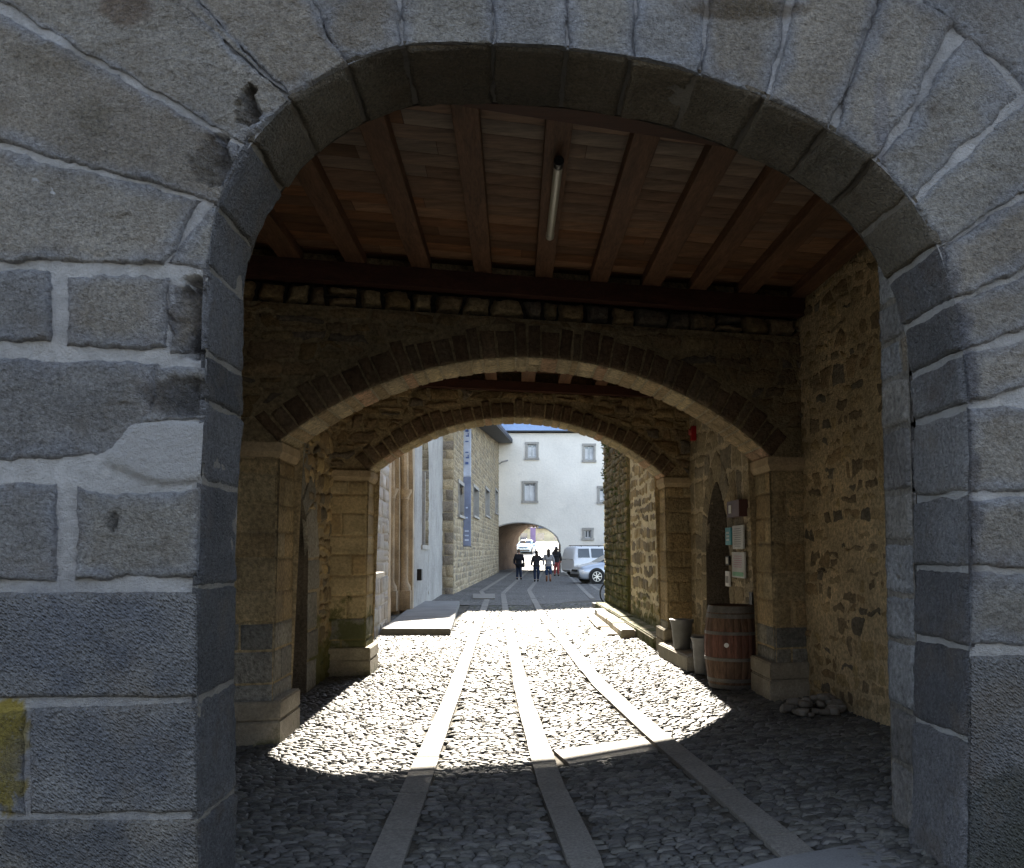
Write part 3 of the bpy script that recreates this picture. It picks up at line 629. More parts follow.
# BC right wall with pointed doorway
XR2 = lambda y: 2.64 - (np.asarray(y) - 9.3) * .032
DY0, DY1, DZS, DZT, DZB = 10.75, 11.8, 1.55, 2.46, .5
def pointed(y0, y1, zs, zt):
    c = (y0 + y1) / 2; hw = (y1 - y0) / 2; h = zt - zs; Rr = (hw * hw + h * h) / (2 * hw)
    def f(s):
        d = np.abs(np.asarray(s) - c); v = Rr * Rr - (d + Rr - hw) ** 2
        return zs + np.sqrt(np.maximum(v, 0))
    return f
fd = pointed(DY0, DY1, DZS, DZT)
ring = .3
def skd(s, t): return (DY0 - ring < s < DY1 + ring) and t < fd(min(max(s, DY0), DY1)) + ring * 1.2 and t < DZT + ring - abs(s - (DY0 + DY1) / 2) * .5
bigpal = [(.42, .35, .23), (.36, .3, .2), (.48, .39, .25), (.31, .27, .2)]
wr, mpr = side_wall("doorway_side_wall", XR2, 9.0, 13.0, 4.2, -1, bigpal, (.62, .53, .37), M['stone'], "ochre wall of large stones holding the narrow pointed doorway and the notices behind the barrel",
                    skip=skd, cut=[(9.0, DY0, None), (DY0, DY1, fd), (DY1, 13.0, None)], rows=(.24, .4), wid=(.25, .55), gap=.03, warp=.03, h=.006, amp=.008, back=-.012)
sm = SM()
def pring(sm, mp_, y0, y1, zb, zs, zt, ring, pal, n=5, ashl=.35, **kw):
    f = pointed(y0, y1, zs, zt); c = (y0 + y1) / 2
    for sgn, ye in ((-1, y0), (1, y1)):
        t = zb
        while t < zs - .02:
            hh = min(ashl * RS.uniform(.8, 1.2), zs - t); hh = zs - t if zs - t - hh < .12 else hh; a, b_ = sorted((ye, ye + sgn * ring * RS.uniform(.8, 1.1)))
            stone(sm, mp_, [(a, t), (b_, t), (b_, t + hh), (a, t + hh)], pick(pal), res=.035, gap=.018, edge=.015, h=.012, amp=.006, warp=.008, **kw); t += hh
        ys = np.linspace(ye, c, n + 1)
        for k in range(n):
            a, b_ = ys[k], ys[k + 1]; za, zb2 = float(f(a)), float(f(b_)); 
            da_ = (k / n) * 1.15; db_ = ((k + 1) / n) * 1.15
            oa = (a + sgn * ring * math.cos(da_), za + ring * math.sin(da_) * 1.3); ob = (b_ + sgn * ring * math.cos(db_), zb2 + ring * math.sin(db_) * 1.3)
            if k == n - 1: ob = (c, zb2 + ring * 1.4)
            stone(sm, mp_, [(a, za), (b_, zb2), ob, oa], pick(pal), res=.035, gap=.018, edge=.015, h=.012, amp=.006, warp=.008, **kw)
pring(sm, mpr, DY0, DY1, .3, DZS, DZT, ring, bigpal)
# deep reveal
def reveal(sm, X_of, facing, y0, y1, zb, zs, zt, depth, tint):
    f = pointed(y0, y1, zs, zt); yy = np.linspace(y0, y1, 40); prof = [(y0, zb)] + [(y, float(f(y))) for y in yy] + [(y1, zb)]
    prof = np.array(prof); kk = np.linspace(-.02, depth, 12); P = np.zeros((len(prof), 12, 3))
    P[..., 1] = prof[:, 0][:, None]; P[..., 2] = prof[:, 1][:, None]; P[..., 0] = X_of(prof[:, 0])[:, None] - facing * kk[None]
    C = np.ones(P.shape[:2] + (4,)); C[..., :3] = tint; C[..., 3] = 0; sm.grid(P, C)
reveal(sm, XR2, -1, DY0, DY1, .2, DZS, DZT, .5, (.15, .125, .095))
sm.build("door_surround", M['stone'], wr)
b = MB(); yy = np.linspace(DY0, DY1, 16); pts = [(2.6 + .38, DY0, .3)] + [(2.6 + .38, y, float(fd(y))) for y in yy] + [(2.6 + .38, DY1, .3)]
b.prism(pts, (.05, 0, 0)); dd = b.build("door", M['wood'], wr)
# BC left wall with pointed doorway
XL2 = lambda y: -2.3 - (np.asarray(y) - 10) * .01
LY0, LY1 = 8.8, 10.1; fl = pointed(LY0, LY1, 1.5, 2.25)
def skl(s, t): return (LY0 - .35 < s < LY1 + .7) and t < fl(min(max(s, LY0), LY1)) + .5
greyp = [(.36, .34, .28), (.32, .3, .25), (.4, .37, .3)]
wl, mpl = side_wall("doorway_side_wall", XL2, 8.0, 12.2, 4.2, 1, OCHW, (.42, .34, .22), M['mossy'], "ochre rubble wall holding the grey pointed doorway between the mossy piers",
                    skip=skl, cut=[(8.0, LY0, None), (LY0, LY1, fl), (LY1, 12.2, None)])
sm = SM(); pring(sm, mpl, LY0, LY1, -.05, 1.5, 2.25, .66, greyp, n=4, ashl=.42); reveal(sm, XL2, 1, LY0, LY1, -.05, 1.5, 2.25, .5, (.2, .17, .13)); sm.build("door_surround", M['stone'], wl)
b = MB(); yy = np.linspace(LY0, LY1, 16); pts = [(-2.75, LY0, 0)] + [(-2.75, y, float(fl(y))) for y in yy] + [(-2.75, LY1, 0)]
b.prism(pts, (.05, 0, 0)); b.build("door", M['wood'], wl)

# ------------------------------------------------------------------ timber ceilings
def ceiling(name, y0f, y1f, zj, zp, jx, label, plate_z, front_beam=None, pw=.172):
    root = empty(name, (0, 0, 0), 0, label, "timber ceiling")
    sm = SM(); y = 0; X = np.array([-3.1, 3.4]); nrows = int((y1f(0) - y0f(0)) / .19)
    for k in range(nrows + 14):
        f0 = y0f(0) - (.8 if front_beam else .35) + k * .19; xs = -3.15 - RS.rand() * 2
        while xs < 3.4:
            xe = min(xs + RS.uniform(2.6, 4.5), 3.45)
            c = np.array([(.27, .2, .14), (.3, .21, .14), (.25, .205, .165), (.36, .3, .24), (.27, .225, .19)][RS.randint(5)]) * RS.uniform(.6, 1.15) * (.72, .48, .34)
            wf = np.clip((6.9 - f0) / 1.6, 0, 1) * RS.uniform(.4, 1) if name == 'boarded_ceiling' and f0 < 7 and abs((xs + xe) / 2) < 2.2 else 0
            c = c * (1 - wf) + np.array((.31, .255, .21)) * RS.uniform(.7, 1.2) * wf
            xx = np.linspace(xs + .002, xe - .002, 8); yy = np.array([.002, .006, .095, .184, .188]); A, B = np.meshgrid(xx, yy, indexing='ij')
            Z = zp + np.array([.003, .0, 0, 0, .003])[None] + RS.uniform(-.002, .002) + 0 * A
            P = np.stack([A, np.maximum(f0 + B + SK * A, 4.4), Z], -1); C = np.ones(A.shape + (4,)); C[..., :3] = c; sm.grid(P, C); xs = xe
    sm.build("boarding", M['plank'], root)
    b = MB(); b.prism([(-3.2, y0f(-3.2) - .5, zp + .03), (3.5, y0f(3.5) - .5, zp + .03), (3.5, y1f(3.5) + .5, zp + .03), (-3.2, y1f(-3.2) + .5, zp + .03)], (0, 0, .06)); b.build("deck", M['beam'], root)
    for x in jx:
        w_ = pw * RS.uniform(.9, 1.08); a, c = float(y0f(x)), float(y1f(x)); sk = RS.uniform(-.02, .02)
        b = MB(); b.box((x, (a + c) / 2, (zj + zp) / 2), (w_, c - a, zp - zj - .002), rz=sk * .3, bev=.008); b.build("joist", M['joist'], root)
    b = MB()   # wall plate along the far wall
    P = [(-3.1, y1f(-3.1) - .14), (3.35, y1f(3.35) - .14), (3.35, y1f(3.35) - .0), (-3.1, y1f(-3.1) - .0)]
    b.prism([(x, float(y), plate_z) for x, y in P], (0, 0, zj - plate_z - .003)); b.build("wall_plate", M['beam'], root)
    if front_beam:
        P, z0, z1 = front_beam; b = MB(); b.prism([(x, y, z0) for x, y in P], (0, 0, z1 - z0)); b.build("front_beam", M['beam'], root)
    return root
jx = [-2.65, -2.1, -1.62, -1.31, -.78, -.24, .29, .80, 1.32, 1.78, 2.27, 2.72]
jx = [-2.4, -1.87, -1.34, -.80, -.26, .28, .80, 1.30, 1.76, 2.25, 2.78]
ceiling("boarded_ceiling", lambda x: YA + TA + .05, lambda x: DB(x) - .02, 4.05, 4.15, jx, "near ceiling of grey brown boards on oak joists behind the foreground arch", 3.88,
        front_beam=([(-3.1, 4.66), (3.2, 4.66), (3.2, 5.7), (1.63, 5.35), (-.4, 4.70), (-3.1, 4.67)], 4.0, 4.05))
ceiling("boarded_ceiling", lambda x: DB(x) + .6, lambda x: DC(x) - .02, 3.86, 4.0, [-2.4, -1.87, -1.34, -.80, -.28, .21, .71, 1.22, 1.76, 2.25, 2.78], "smaller far ceiling of boards on oak joists glimpsed under the nearer inner arch", 3.74)
def tube_lamp(loc, L, label):
    r = empty("tube_lamp", loc, 0, label, "ceiling lamp", "tube lamps on the ceiling joists")
    b = MB(); b.tube((0, 0, -.05), (0, L, -.05), .028, n=16); b.build("diffuser", M['tube'], r, True)
    for yy, m in ((L + .03, M['tube']), (-.05, M['blk'])):
        b = MB(); b.tube((0, yy - .035, -.05), (0, yy + .035, -.05), .032, n=16); b.build("end_cap", m, r, True)
    b = MB(); b.box((0, L / 2, -.012), (.04, L * .9, .02), bev=.003); b.build("mounting_rail", M['steel'], r); return r
tube_lamp((.29, 5.5, 4.048), 1.2, "pale tube lamp with a dark end fixed under the near ceiling joist")
tube_lamp((.21, 9.6, 3.858), 1.2, "small pale tube lamp under the far ceiling seen through the nearer inner arch")

# roof and outer flanks of the gatehouse
b = MB(); b.prism([(-7, 3.9, 7.8), (7, 3.9, 7.8), (7, 3.9, 7.95), (0, 3.9, 11.2), (-7, 3.9, 7.95)], (0, 12.2, 0)); o = b.build("slate_covering", M['slate'])
tag(o, "slate roof covering the vaulted gatehouse above the foreground arch", "roof", kind='thing')
for x in (-7, 6.7):
    b = MB(); b.prism([(x, 4.12, -.1), (x + .3, 4.12, -.1), (x + .3, 15.3, -.1), (x, 15.3, -.1)], (0, 0, 7.88)); o = b.build("gatehouse_flank_wall", M['surround'])
    tag(o, "outer flank wall of the gatehouse on the side of the %s" % ("portal ramp" if x < 0 else "barrel"), "stone wall", kind='thing')
for x0, x1 in ((-7, -3.05), (3.25, 7)):
    b = MB(); b.prism([(x0, 12.9 + SK * x0 + .05, -.1), (x1, 12.9 + SK * x1 + .05, -.1), (x1, 12.9 + SK * x1 + .3, -.1), (x0, 12.9 + SK * x0 + .3, -.1)], (0, 0, 7.88)); o = b.build("gatehouse_rear_wall", M['surround'])
    tag(o, "rear wall of the gatehouse beyond the farther arch on the %s side" % ("church" if x0 < 0 else "garden wall"), "stone wall", kind='thing')

# ------------------------------------------------------------------ garden wall and mossy ledge on the right of the street
gpal = [(.3, .24, .14), (.24, .2, .13), (.36, .29, .17), (.2, .17, .12)]
GX = lambda y: 2.42 + 0 * np.asarray(y)
def garden():
    sm = SM(); mp_ = lambda S, T, H: np.stack([2.42 - H, S + 0 * H, T + 0 * H], -1)
    rubble(sm, mp_, 13.25, 18.4, -.05, 4.7, gpal, rows=(.13, .3), wid=(.16, .45), res=.045, gap=.06, h=.012, amp=.014, warp=.04, jit=.05, undul=.06)
    sheet(sm, mp_, 13.2, 18.5, -.05, 4.7, (.56, .49, .33), res=.06)
    g = sm.build("garden_wall", M['mossy']); tag(g, "sunlit yellowish rubble wall running from the farther arch along the street", "stone wall", kind='thing')
    b = MB(); b.box((2.42 + .32, 18.0, 2.35), (.6, 9.5, 4.68)); b.build("wall_core", M['surround'], g)
    sm = SM(); mp2 = lambda S, T, H: np.stack([2.37 - H, S + 0 * H, T + 0 * H], -1)
    rubble(sm, mp2, 18.4, 22.8, -.05, 4.75, [(.22, .18, .11), (.17, .14, .09), (.26, .22, .14)], rows=(.12, .22), wid=(.16, .42), res=.05, gap=.02, h=.03, amp=.03, warp=.03)
    sheet(sm, mp2, 18.4, 22.8, -.05, 4.75, (.15, .13, .09), res=.06, amp=.03)
    me_ = lambda S, T, H: np.stack([S, 18.4 - H * 0 + 0 * S, T], -1)
    sheet(sm, me_, 2.36, 2.5, -.05, 4.75, (.15, .13, .09), res=.06)
    me_ = lambda S, T, H: np.stack([S, 22.8 + H + 0 * S, T], -1)
    sheet(sm, me_, 2.34, 3.1, -.05, 4.75, (.3, .26, .18), res=.06, amp=.03)
    sm.build("overgrown_end", M['ivy_wall'], g)
    return g
garden()
# ivy on the wall end: leaf clumps
def leaves(name, centers, m, parent=None, size=.05, label=None, cat=None, group=None, kind=None):
    V = []; F = []
    for (x, y, z, rx, ry, rz_, n) in centers:
        for i in range(n):
            d = RS.normal(size=3); d /= np.linalg.norm(d); d *= RS.rand() ** .35; p = np.array([x, y, z]) + d * (rx, ry, rz_)
            a = RS.normal(size=3); a /= np.linalg.norm(a); b_ = np.cross(a, RS.normal(size=3)); b_ /= np.linalg.norm(b_); s = size * RS.uniform(.6, 1.3); k = len(V)
            V += [p - a * s, p + b_ * s * .6, p + a * s, p - b_ * s * .6]; F.append((k, k + 1, k + 2, k + 3))
    me = bpy.data.meshes.new(name); me.from_pydata([tuple(v) for v in V], [], F); o = link(name, me, m, parent)
    return tag(o, label, cat, group, kind)
cl = []
for i in range(34):
    y = RS.uniform(19.2, 22.9); z = 4.8 - 2.2 * RS.rand() ** 2; cl.append((2.33, y, z, .07, .2, .25, 22))
for i in range(30): cl.append((2.45, RS.uniform(22.7, 22.9), RS.uniform(2.6, 4.8), .14, .1, .2, 20))
leaves("ivy", cl, M['leaf'], size=.04, label="dark green ivy clinging to the far end of the street wall beside the parked cars", cat="ivy", kind='stuff')
# mossy ledge and steps
def block(b, x0, x1, y0, y1, z0, z1): b.prism([(x0, y0, z0), (x1, y0, z0), (x1, y1, z0), (x0, y1, z0)], (0, 0, z1 - z0))
MOSSB = mat("mossy_ledge_stone", (.25, .22, .15), big=(2, .3), fine=(30, .3), bump=[(10, .04), (50, .01)], rough=.95, moss=(0, .9, (.07, .085, .015)))
b = MB()
for a, c in ((13.4, 15.4), (15.42, 17.6), (17.62, 20), (20.02, 22.6)): block(b, 2.1 - .03 * RS.rand(), 2.41, a, c, 0, .3 + .02 * RS.rand())
bmesh.ops.bevel(b.b, geom=list(b.b.edges), offset=.02, segments=2, affect='EDGES'); o = b.build("mossy_ledge", MOSSB); tag(o, "mossy stone bench ledge along the foot of the street wall", "stone ledge", kind='thing')
st = empty("stone_steps", (0, 0, 0), 0, "low worn stone steps with sunlit treads in front of the mossy ledge", "steps")
STM = mat("worn_step_stone", (.42, .39, .33), big=(2, .2), fine=(40, .2), bump=[(30, .01)], rough=.85)
for x0, x1, y0, y1, z1 in ((1.86, 2.08, 15.2, 20.6, .27), (1.63, 1.84, 15.6, 20.1, .17)):
    b = MB(); y = y0
    while y < y1 - .1:
        e = min(y + RS.uniform(.9, 1.5), y1); block(b, x0 + RS.uniform(-.03, .03), x1, y + .01, e - .01, 0, z1 + RS.uniform(-.015, .015)); y = e
    bmesh.ops.bevel(b.b, geom=list(b.b.edges), offset=.02, segments=2, affect='EDGES'); b.build("step", STM, st)
# doorstep with ledge by the pots
st = empty("doorstep", (0, 0, 0), 0, "two stone doorsteps below the pointed doorway that carry a zinc pot", "steps")
b = MB(); b.prism([(2.02, 12.55, .05), (2.1, 10.9, .05), (2.62, 10.9, .05), (2.55, 12.75, .05)], (0, 0, .27)); bmesh.ops.bevel(b.b, geom=list(b.b.edges), offset=.015, segments=2, affect='EDGES'); b.build("step", STM, st)
b = MB(); b.prism([(2.32, 12.0, .3), (2.36, 10.65, .3), (2.9, 10.65, .3), (2.9, 12.0, .3)], (0, 0, .19)); bmesh.ops.bevel(b.b, geom=list(b.b.edges), offset=.015, segments=2, affect='EDGES'); b.build("step", STM, st)

# ------------------------------------------------------------------ church side of the street (left)
CX = lambda y: -2.5 + 0 * np.asarray(y, float)
PA, PB = 18.3, 23.0
CH = 14.0
WW = [(.42, .41, .39), (.37, .35, .33), (.45, .44, .41), (.33, .3, .26)]
PAL2 = [(.36, .29, .19), (.3, .24, .16), (.4, .33, .22), (.26, .22, .17)]
sm = SM(); mpc = lambda S, T, H: np.stack([CX(S) + H, S + 0 * H, T + 0 * H], -1)
def skc(s, t): return 14.6 < s < 16.1 and 1.2 < t < 4.6
rubble(sm, mpc, 13.0, 18.2, -.05, 7, WW, rows=(.2, .34), wid=(.25, .6), res=.06, gap=.012, h=.008, amp=.012, skip=skc)
sheet(sm, mpc, 13.0, 18.2, -.05, 1.2, (.42, .4, .37), res=.1); sheet(sm, mpc, 13.0, 14.6, 1.2, CH, (.42, .4, .37), res=.1); sheet(sm, mpc, 16.1, 18.2, 1.2, CH, (.42, .4, .37), res=.1); sheet(sm, mpc, 14.6, 16.1, 4.6, CH, (.42, .4, .37), res=.1)
sheet(sm, mpc, 18.2, PB, 6.2, CH, (.34, .33, .31), res=.15)
def lan(y0, y1, zs, zt, ztop): 
    f = pointed(y0, y1, zs, zt); sheet(sm, mpc, y0, y1, f, ztop, (.34, .33, .31), res=.08, amp=.02)
sheet(sm, mpc, PB, 24.8, -.05, CH, (.34, .33, .31), res=.12, amp=.03); sheet(sm, mpc, 27.0, 32.6, -.05, CH, (.34, .33, .31), res=.12, amp=.03); sheet(sm, mpc, 24.8, 27.0, -.05, 1.7, (.34, .33, .31), res=.12, amp=.03)
lan(24.8, 27.0, 3.9, 5.2, CH)
ch = sm.build("church_front", M['plaster2']); tag(ch, "pale whitewashed church flank with a columned portal and a tall lancet window beside the street", "church", kind='thing')
b = MB(); b.box((-3.3, 15.35, 2.9), (.1, 1.5, 3.4)); b.build("window", M['glass'], ch)
b = MB(); b.box((-2.6, 15.35, 1.17), (.65, 1.6, .08)); b.build("sill", M['slab'], ch)
for y in (14.6, 16.1):
    b = MB(); b.box((CX(y) - .45, y, 2.9), (.9, .06, 3.5)); b.build("window_jamb", M['surround'], ch)
b = MB(); b.box((-2.95, 25.9, 3.4), (.06, 2.2, 3.8)); wn = b.build("window", M['glass'], ch)
b = MB()
for yy in (24.84, 25.9, 26.96): b.box((-2.7, yy, 2.8 + (.9 if yy == 25.9 else 0)), (.2, .14, 2.3 + (1.6 if yy == 25.9 else 0)), bev=.01)
b.box((-2.65, 25.9, 1.68), (.4, 2.3, .12)); b.build("tracery", M['surround'], wn)
# portal with stepped orders
pc = (PA + PB) / 2; HW0 = (PB - PA) / 2; PORT = mat("portal_sandstone", (.42, .34, .24), big=(2, .3), fine=(30, .25), bump=[(30, .012)], rough=.9, stain=(1.4, .58, (.22, .17, .12), .5))
portal = MB()
for k in range(4):
    hw = HW0 - .36 * k; zs_, zt_ = 3.1, 3.1 + hw * 1.12; y0, y1 = pc - hw, pc + hw; y0i, y1i = pc - hw + .3, pc + hw - .3
    fo = pointed(y0, y1, 3.1, 6.2 - .42 * k); fi = pointed(y0i, y1i, 3.1, 5.85 - .42 * k); xo = float(CX(pc)) - .3 * k
    outer = HW0 + .03 if k == 0 else hw + .15; N = 24
    po = [(pc - outer, 0)] + [(pc - outer + 2 * outer * i / N, (6.25 if k == 0 else float(pointed(pc - outer, pc + outer, 3.1, 6.35 - .42 * k)(pc - outer + 2 * outer * i / N)))) for i in range(N + 1)] + [(pc + outer, 0)]
    pi_ = [(y0i, 0)] + [(y0i + (y1i - y0i) * i / N, float(fi(y0i + (y1i - y0i) * i / N))) for i in range(N + 1)] + [(y1i, 0)]
    def rg(pp, x): return [portal.b.verts.new((x, p[0], p[1])) for p in pp]
    A1, B1, B2 = rg(po, xo), rg(pi_, xo), rg(pi_, xo - .32)
    for i in range(len(po) - 1):
        portal.b.faces.new((A1[i], A1[i + 1], B1[i + 1], B1[i])); portal.b.faces.new((B1[i], B1[i + 1], B2[i + 1], B2[i]))
po_ = portal.build("portal", PORT, ch)
for k in range(3):
    hw = HW0 - .36 * k - .36; xo = float(CX(pc)) - .3 * k - .2
    for sgn in (-1, 1):
        y = pc + sgn * hw; b = MB()
        b.lathe([(0, .6), (.17, .6), (.17, .68), (.11, .8), (.1, .85), (.095, 2.85), (.12, 2.88), (.11, 2.92), (.17, 3.05), (.19, 3.12), (0, 3.12)], (xo, y, 0), 16); b.box((xo, y, .35), (.36, .36, .5), bev=.02)
        b.build("column", PORT, po_, True)
    b = MB(); f = pointed(pc - hw, pc + hw, 3.12, 5.95 - .42 * k); ys = np.linspace(pc - hw, pc + hw, 26)
    for a, c in zip(ys, ys[1:]): b.tube((xo, a, float(f(a))), (xo, c, float(f(c))), .1, n=8)
    b.build("archivolt", PORT, po_, True)
b = MB(); b.box((float(CX(pc)) - 1.1, pc, 2.7), (.1, 3.0, 5.4)); b.build("door", M['wood'], ch)
b = MB(); b.box((float(CX(24.4)) + .06, 23.9, .95), (.12, .3, .3), bev=.02); o = b.build("meter_box", M['blk']); tag(o, "small black box fixed low on the church wall beside the portal columns", "box")
# buttress
sm = SM(); mq = lambda S, T, H: np.stack([S + 0 * H, 32.4 - H, T + 0 * H], -1)
rubble(sm, mq, -3.4, -2.1, -.05, 7, PAL2, rows=(.3, .42), wid=(.35, .75), split=0, res=.1, gap=.03, h=.02, amp=.01); sheet(sm, mq, -3.4, -2.1, -.05, 12, (.4, .34, .24), res=.2)
bt = sm.build("quoined_buttress", M['stone']); tag(bt, "squared stone buttress between the whitewashed church wall and the long building with a banner", "buttress", kind='thing')
# long stone building
LX = lambda y: -2.1 + .0364 * (np.asarray(y) - 32.4)
sm = SM(); ml = lambda S, T, H: np.stack([LX(S) + H, S + 0 * H, T + 0 * H], -1)
wins = [(34.0, 36.1, 2.95, 4.15), (41.1, 44.2, 3.2, 4.5), (49.4, 52.9, 3.55, 5.0), (59.3, 62.6, 4.1, 5.6)]
ltop = lambda s: 7.8 + .079 * (np.asarray(s) - 44.2)
def skw(s, t): return any(a - .1 < s < b_ + .1 and c - .08 < t < d + .08 for a, b_, c, d in wins) or t > ltop(s)
rubble(sm, ml, 32.4, 64, -.05, 9.3, [(.36, .29, .19), (.3, .24, .16), (.4, .33, .22), (.28, .24, .18)], rows=(.16, .3), wid=(.25, .8), res=.25, gap=.03, edge=.04, h=.008, amp=.015, skip=skw)
es = [32.4]; 
for a, b_, c, d in wins: es += [a, b_]
es.append(64)
for i in range(0, len(es), 2): sheet(sm, ml, es[i], es[i + 1], -.05, ltop, (.42, .35, .24), res=.4)
for a, b_, c, d in wins: sheet(sm, ml, a, b_, -.05, c, (.42, .35, .24), res=.4); sheet(sm, ml, a, b_, d, ltop, (.42, .35, .24), res=.4)
lb = sm.build("stone_building", M['stone']); tag(lb, "long pale rubble building with four slit windows and a dark eave along the lane", "building", kind='thing')
for a, b_, c, d in wins:
    b = MB(); m_ = (a + b_) / 2; b.box((float(LX(m_)) - .25, m_, (c + d) / 2), (.04, b_ - a + .2, d - c + .1), rz=-.0364); wn = b.build("window", M['glass'], lb)
    b = MB()
    for yy in (a, b_): b.box((float(LX(yy)) - .1, yy, (c + d) / 2), (.3, .1, d - c))
    b.box((float(LX(m_)) - .1, m_, d + .06), (.3, b_ - a + .3, .14), rz=-.0364); b.box((float(LX(m_)) - .08, m_, c - .06), (.34, b_ - a + .3, .1), rz=-.0364); b.build("window_frame", M['surround'], wn)
b = MB(); ys = [33, 64.4]
P = [(float(LX(ys[0])) - 4, ys[0], float(ltop(ys[0])) + 3.0), (float(LX(ys[0])) + 1.0, ys[0], float(ltop(ys[0])) - .02), (float(LX(ys[1])) + 1.0, ys[1], float(ltop(ys[1])) - .02), (float(LX(ys[1])) - 4, ys[1], float(ltop(ys[1])) + 3.0)]
b.prism(P, (0, 0, .18)); b.build("roof", M['slate'], lb)
b = MB(); A_ = [(float(LX(y)) + dx, y, float(ltop(y)) + dz) for y in ys for dx, dz in ((-.4, -.03), (.98, -.03))]; A_ = [A_[0], A_[1], A_[3], A_[2]]
b.prism([(x, y, z - .1) for x, y, z in A_], (0, 0, .14)); b.build("eave", M['plastic'], lb)
b = MB(); b.box((-3.6, 48, 3.7), (2.4, 30, 7.3)); b.build("wall_core", M['surround'], lb)
# banner
bn = empty("street_banner", (-1.82, 36.2, 0), 0, "narrow vertical banner, pale above and slate blue below, hung out from the long stone building", "banner")
def cloth(z0, z1, m, nm):
    sm_ = SM(); A, B = np.meshgrid(np.linspace(-.17, .17, 8), np.linspace(z0, z1, 40), indexing='ij'); P = np.stack([A, .02 * np.sin(B * 3 + A * 6), B], -1)
    sm_.grid(P, np.ones(A.shape + (4,))); o = sm_.build(nm, m, bn); md = o.modifiers.new("s", 'SOLIDIFY'); md.thickness = .006; return o
cloth(4.55, 7.4, M['ban_top'], "banner_cloth"); cloth(1.75, 4.55, M['ban_low'], "banner_cloth")
b = MB()
for i, z in enumerate(np.arange(5.1, 6.9, .22)):
    if i in (3,): continue
    b.box((.0 + .02 * (i % 2), -.03, z), (.13, .012, .05 + .05 * (i % 3 == 0)), bev=.004)
    if i % 2: b.box((.05, -.03, z + .07), (.04, .012, .1), bev=.004)
b.build("lettering", M['banink'], bn)
b = MB()
for z in (2.0, 2.18, 2.36, 2.9, 3.3): b.box((0, -.03, z), (.16 if z < 2.5 else .08, .012, .06), bev=.004)
b.build("lettering", M['ban_top'], bn)
for z in (7.4, 1.75):
    b = MB(); b.tube((-.35, 0, z), (.2, 0, z), .02); b.build("bracket", M['steel'], bn)

# portal ramp
rp = empty("portal_ramp", (0, 0, 0), 0, "low grey slab ramp in front of the church portal, its outer corner in sun", "ramp")
for a, c in ((17.0, 20.0), (20.02, 23.4), (23.42, 26.2)):
    b = MB(); xa = lambda y: -1.15 - (y - 17) * .04
    b.prism([(-2.45 - (a - 17) * .03, a, -.02), (xa(a), a, -.02), (xa(c), c, -.02), (-2.45 - (c - 17) * .03, c, -.02)], (0, 0, .15)); bmesh.ops.bevel(b.b, geom=list(b.b.edges), offset=.012, segments=2, affect='EDGES'); b.build("slab", M['slabgrey'], rp)
b = MB(); b.prism([(-1.25, 29, .03), (-.55, 29, .03), (-.6, 32, .03), (-1.4, 32, .03)], (0, 0, .03)); o = b.build("lane_slab", M['slab']); o['kind'] = 'structure'

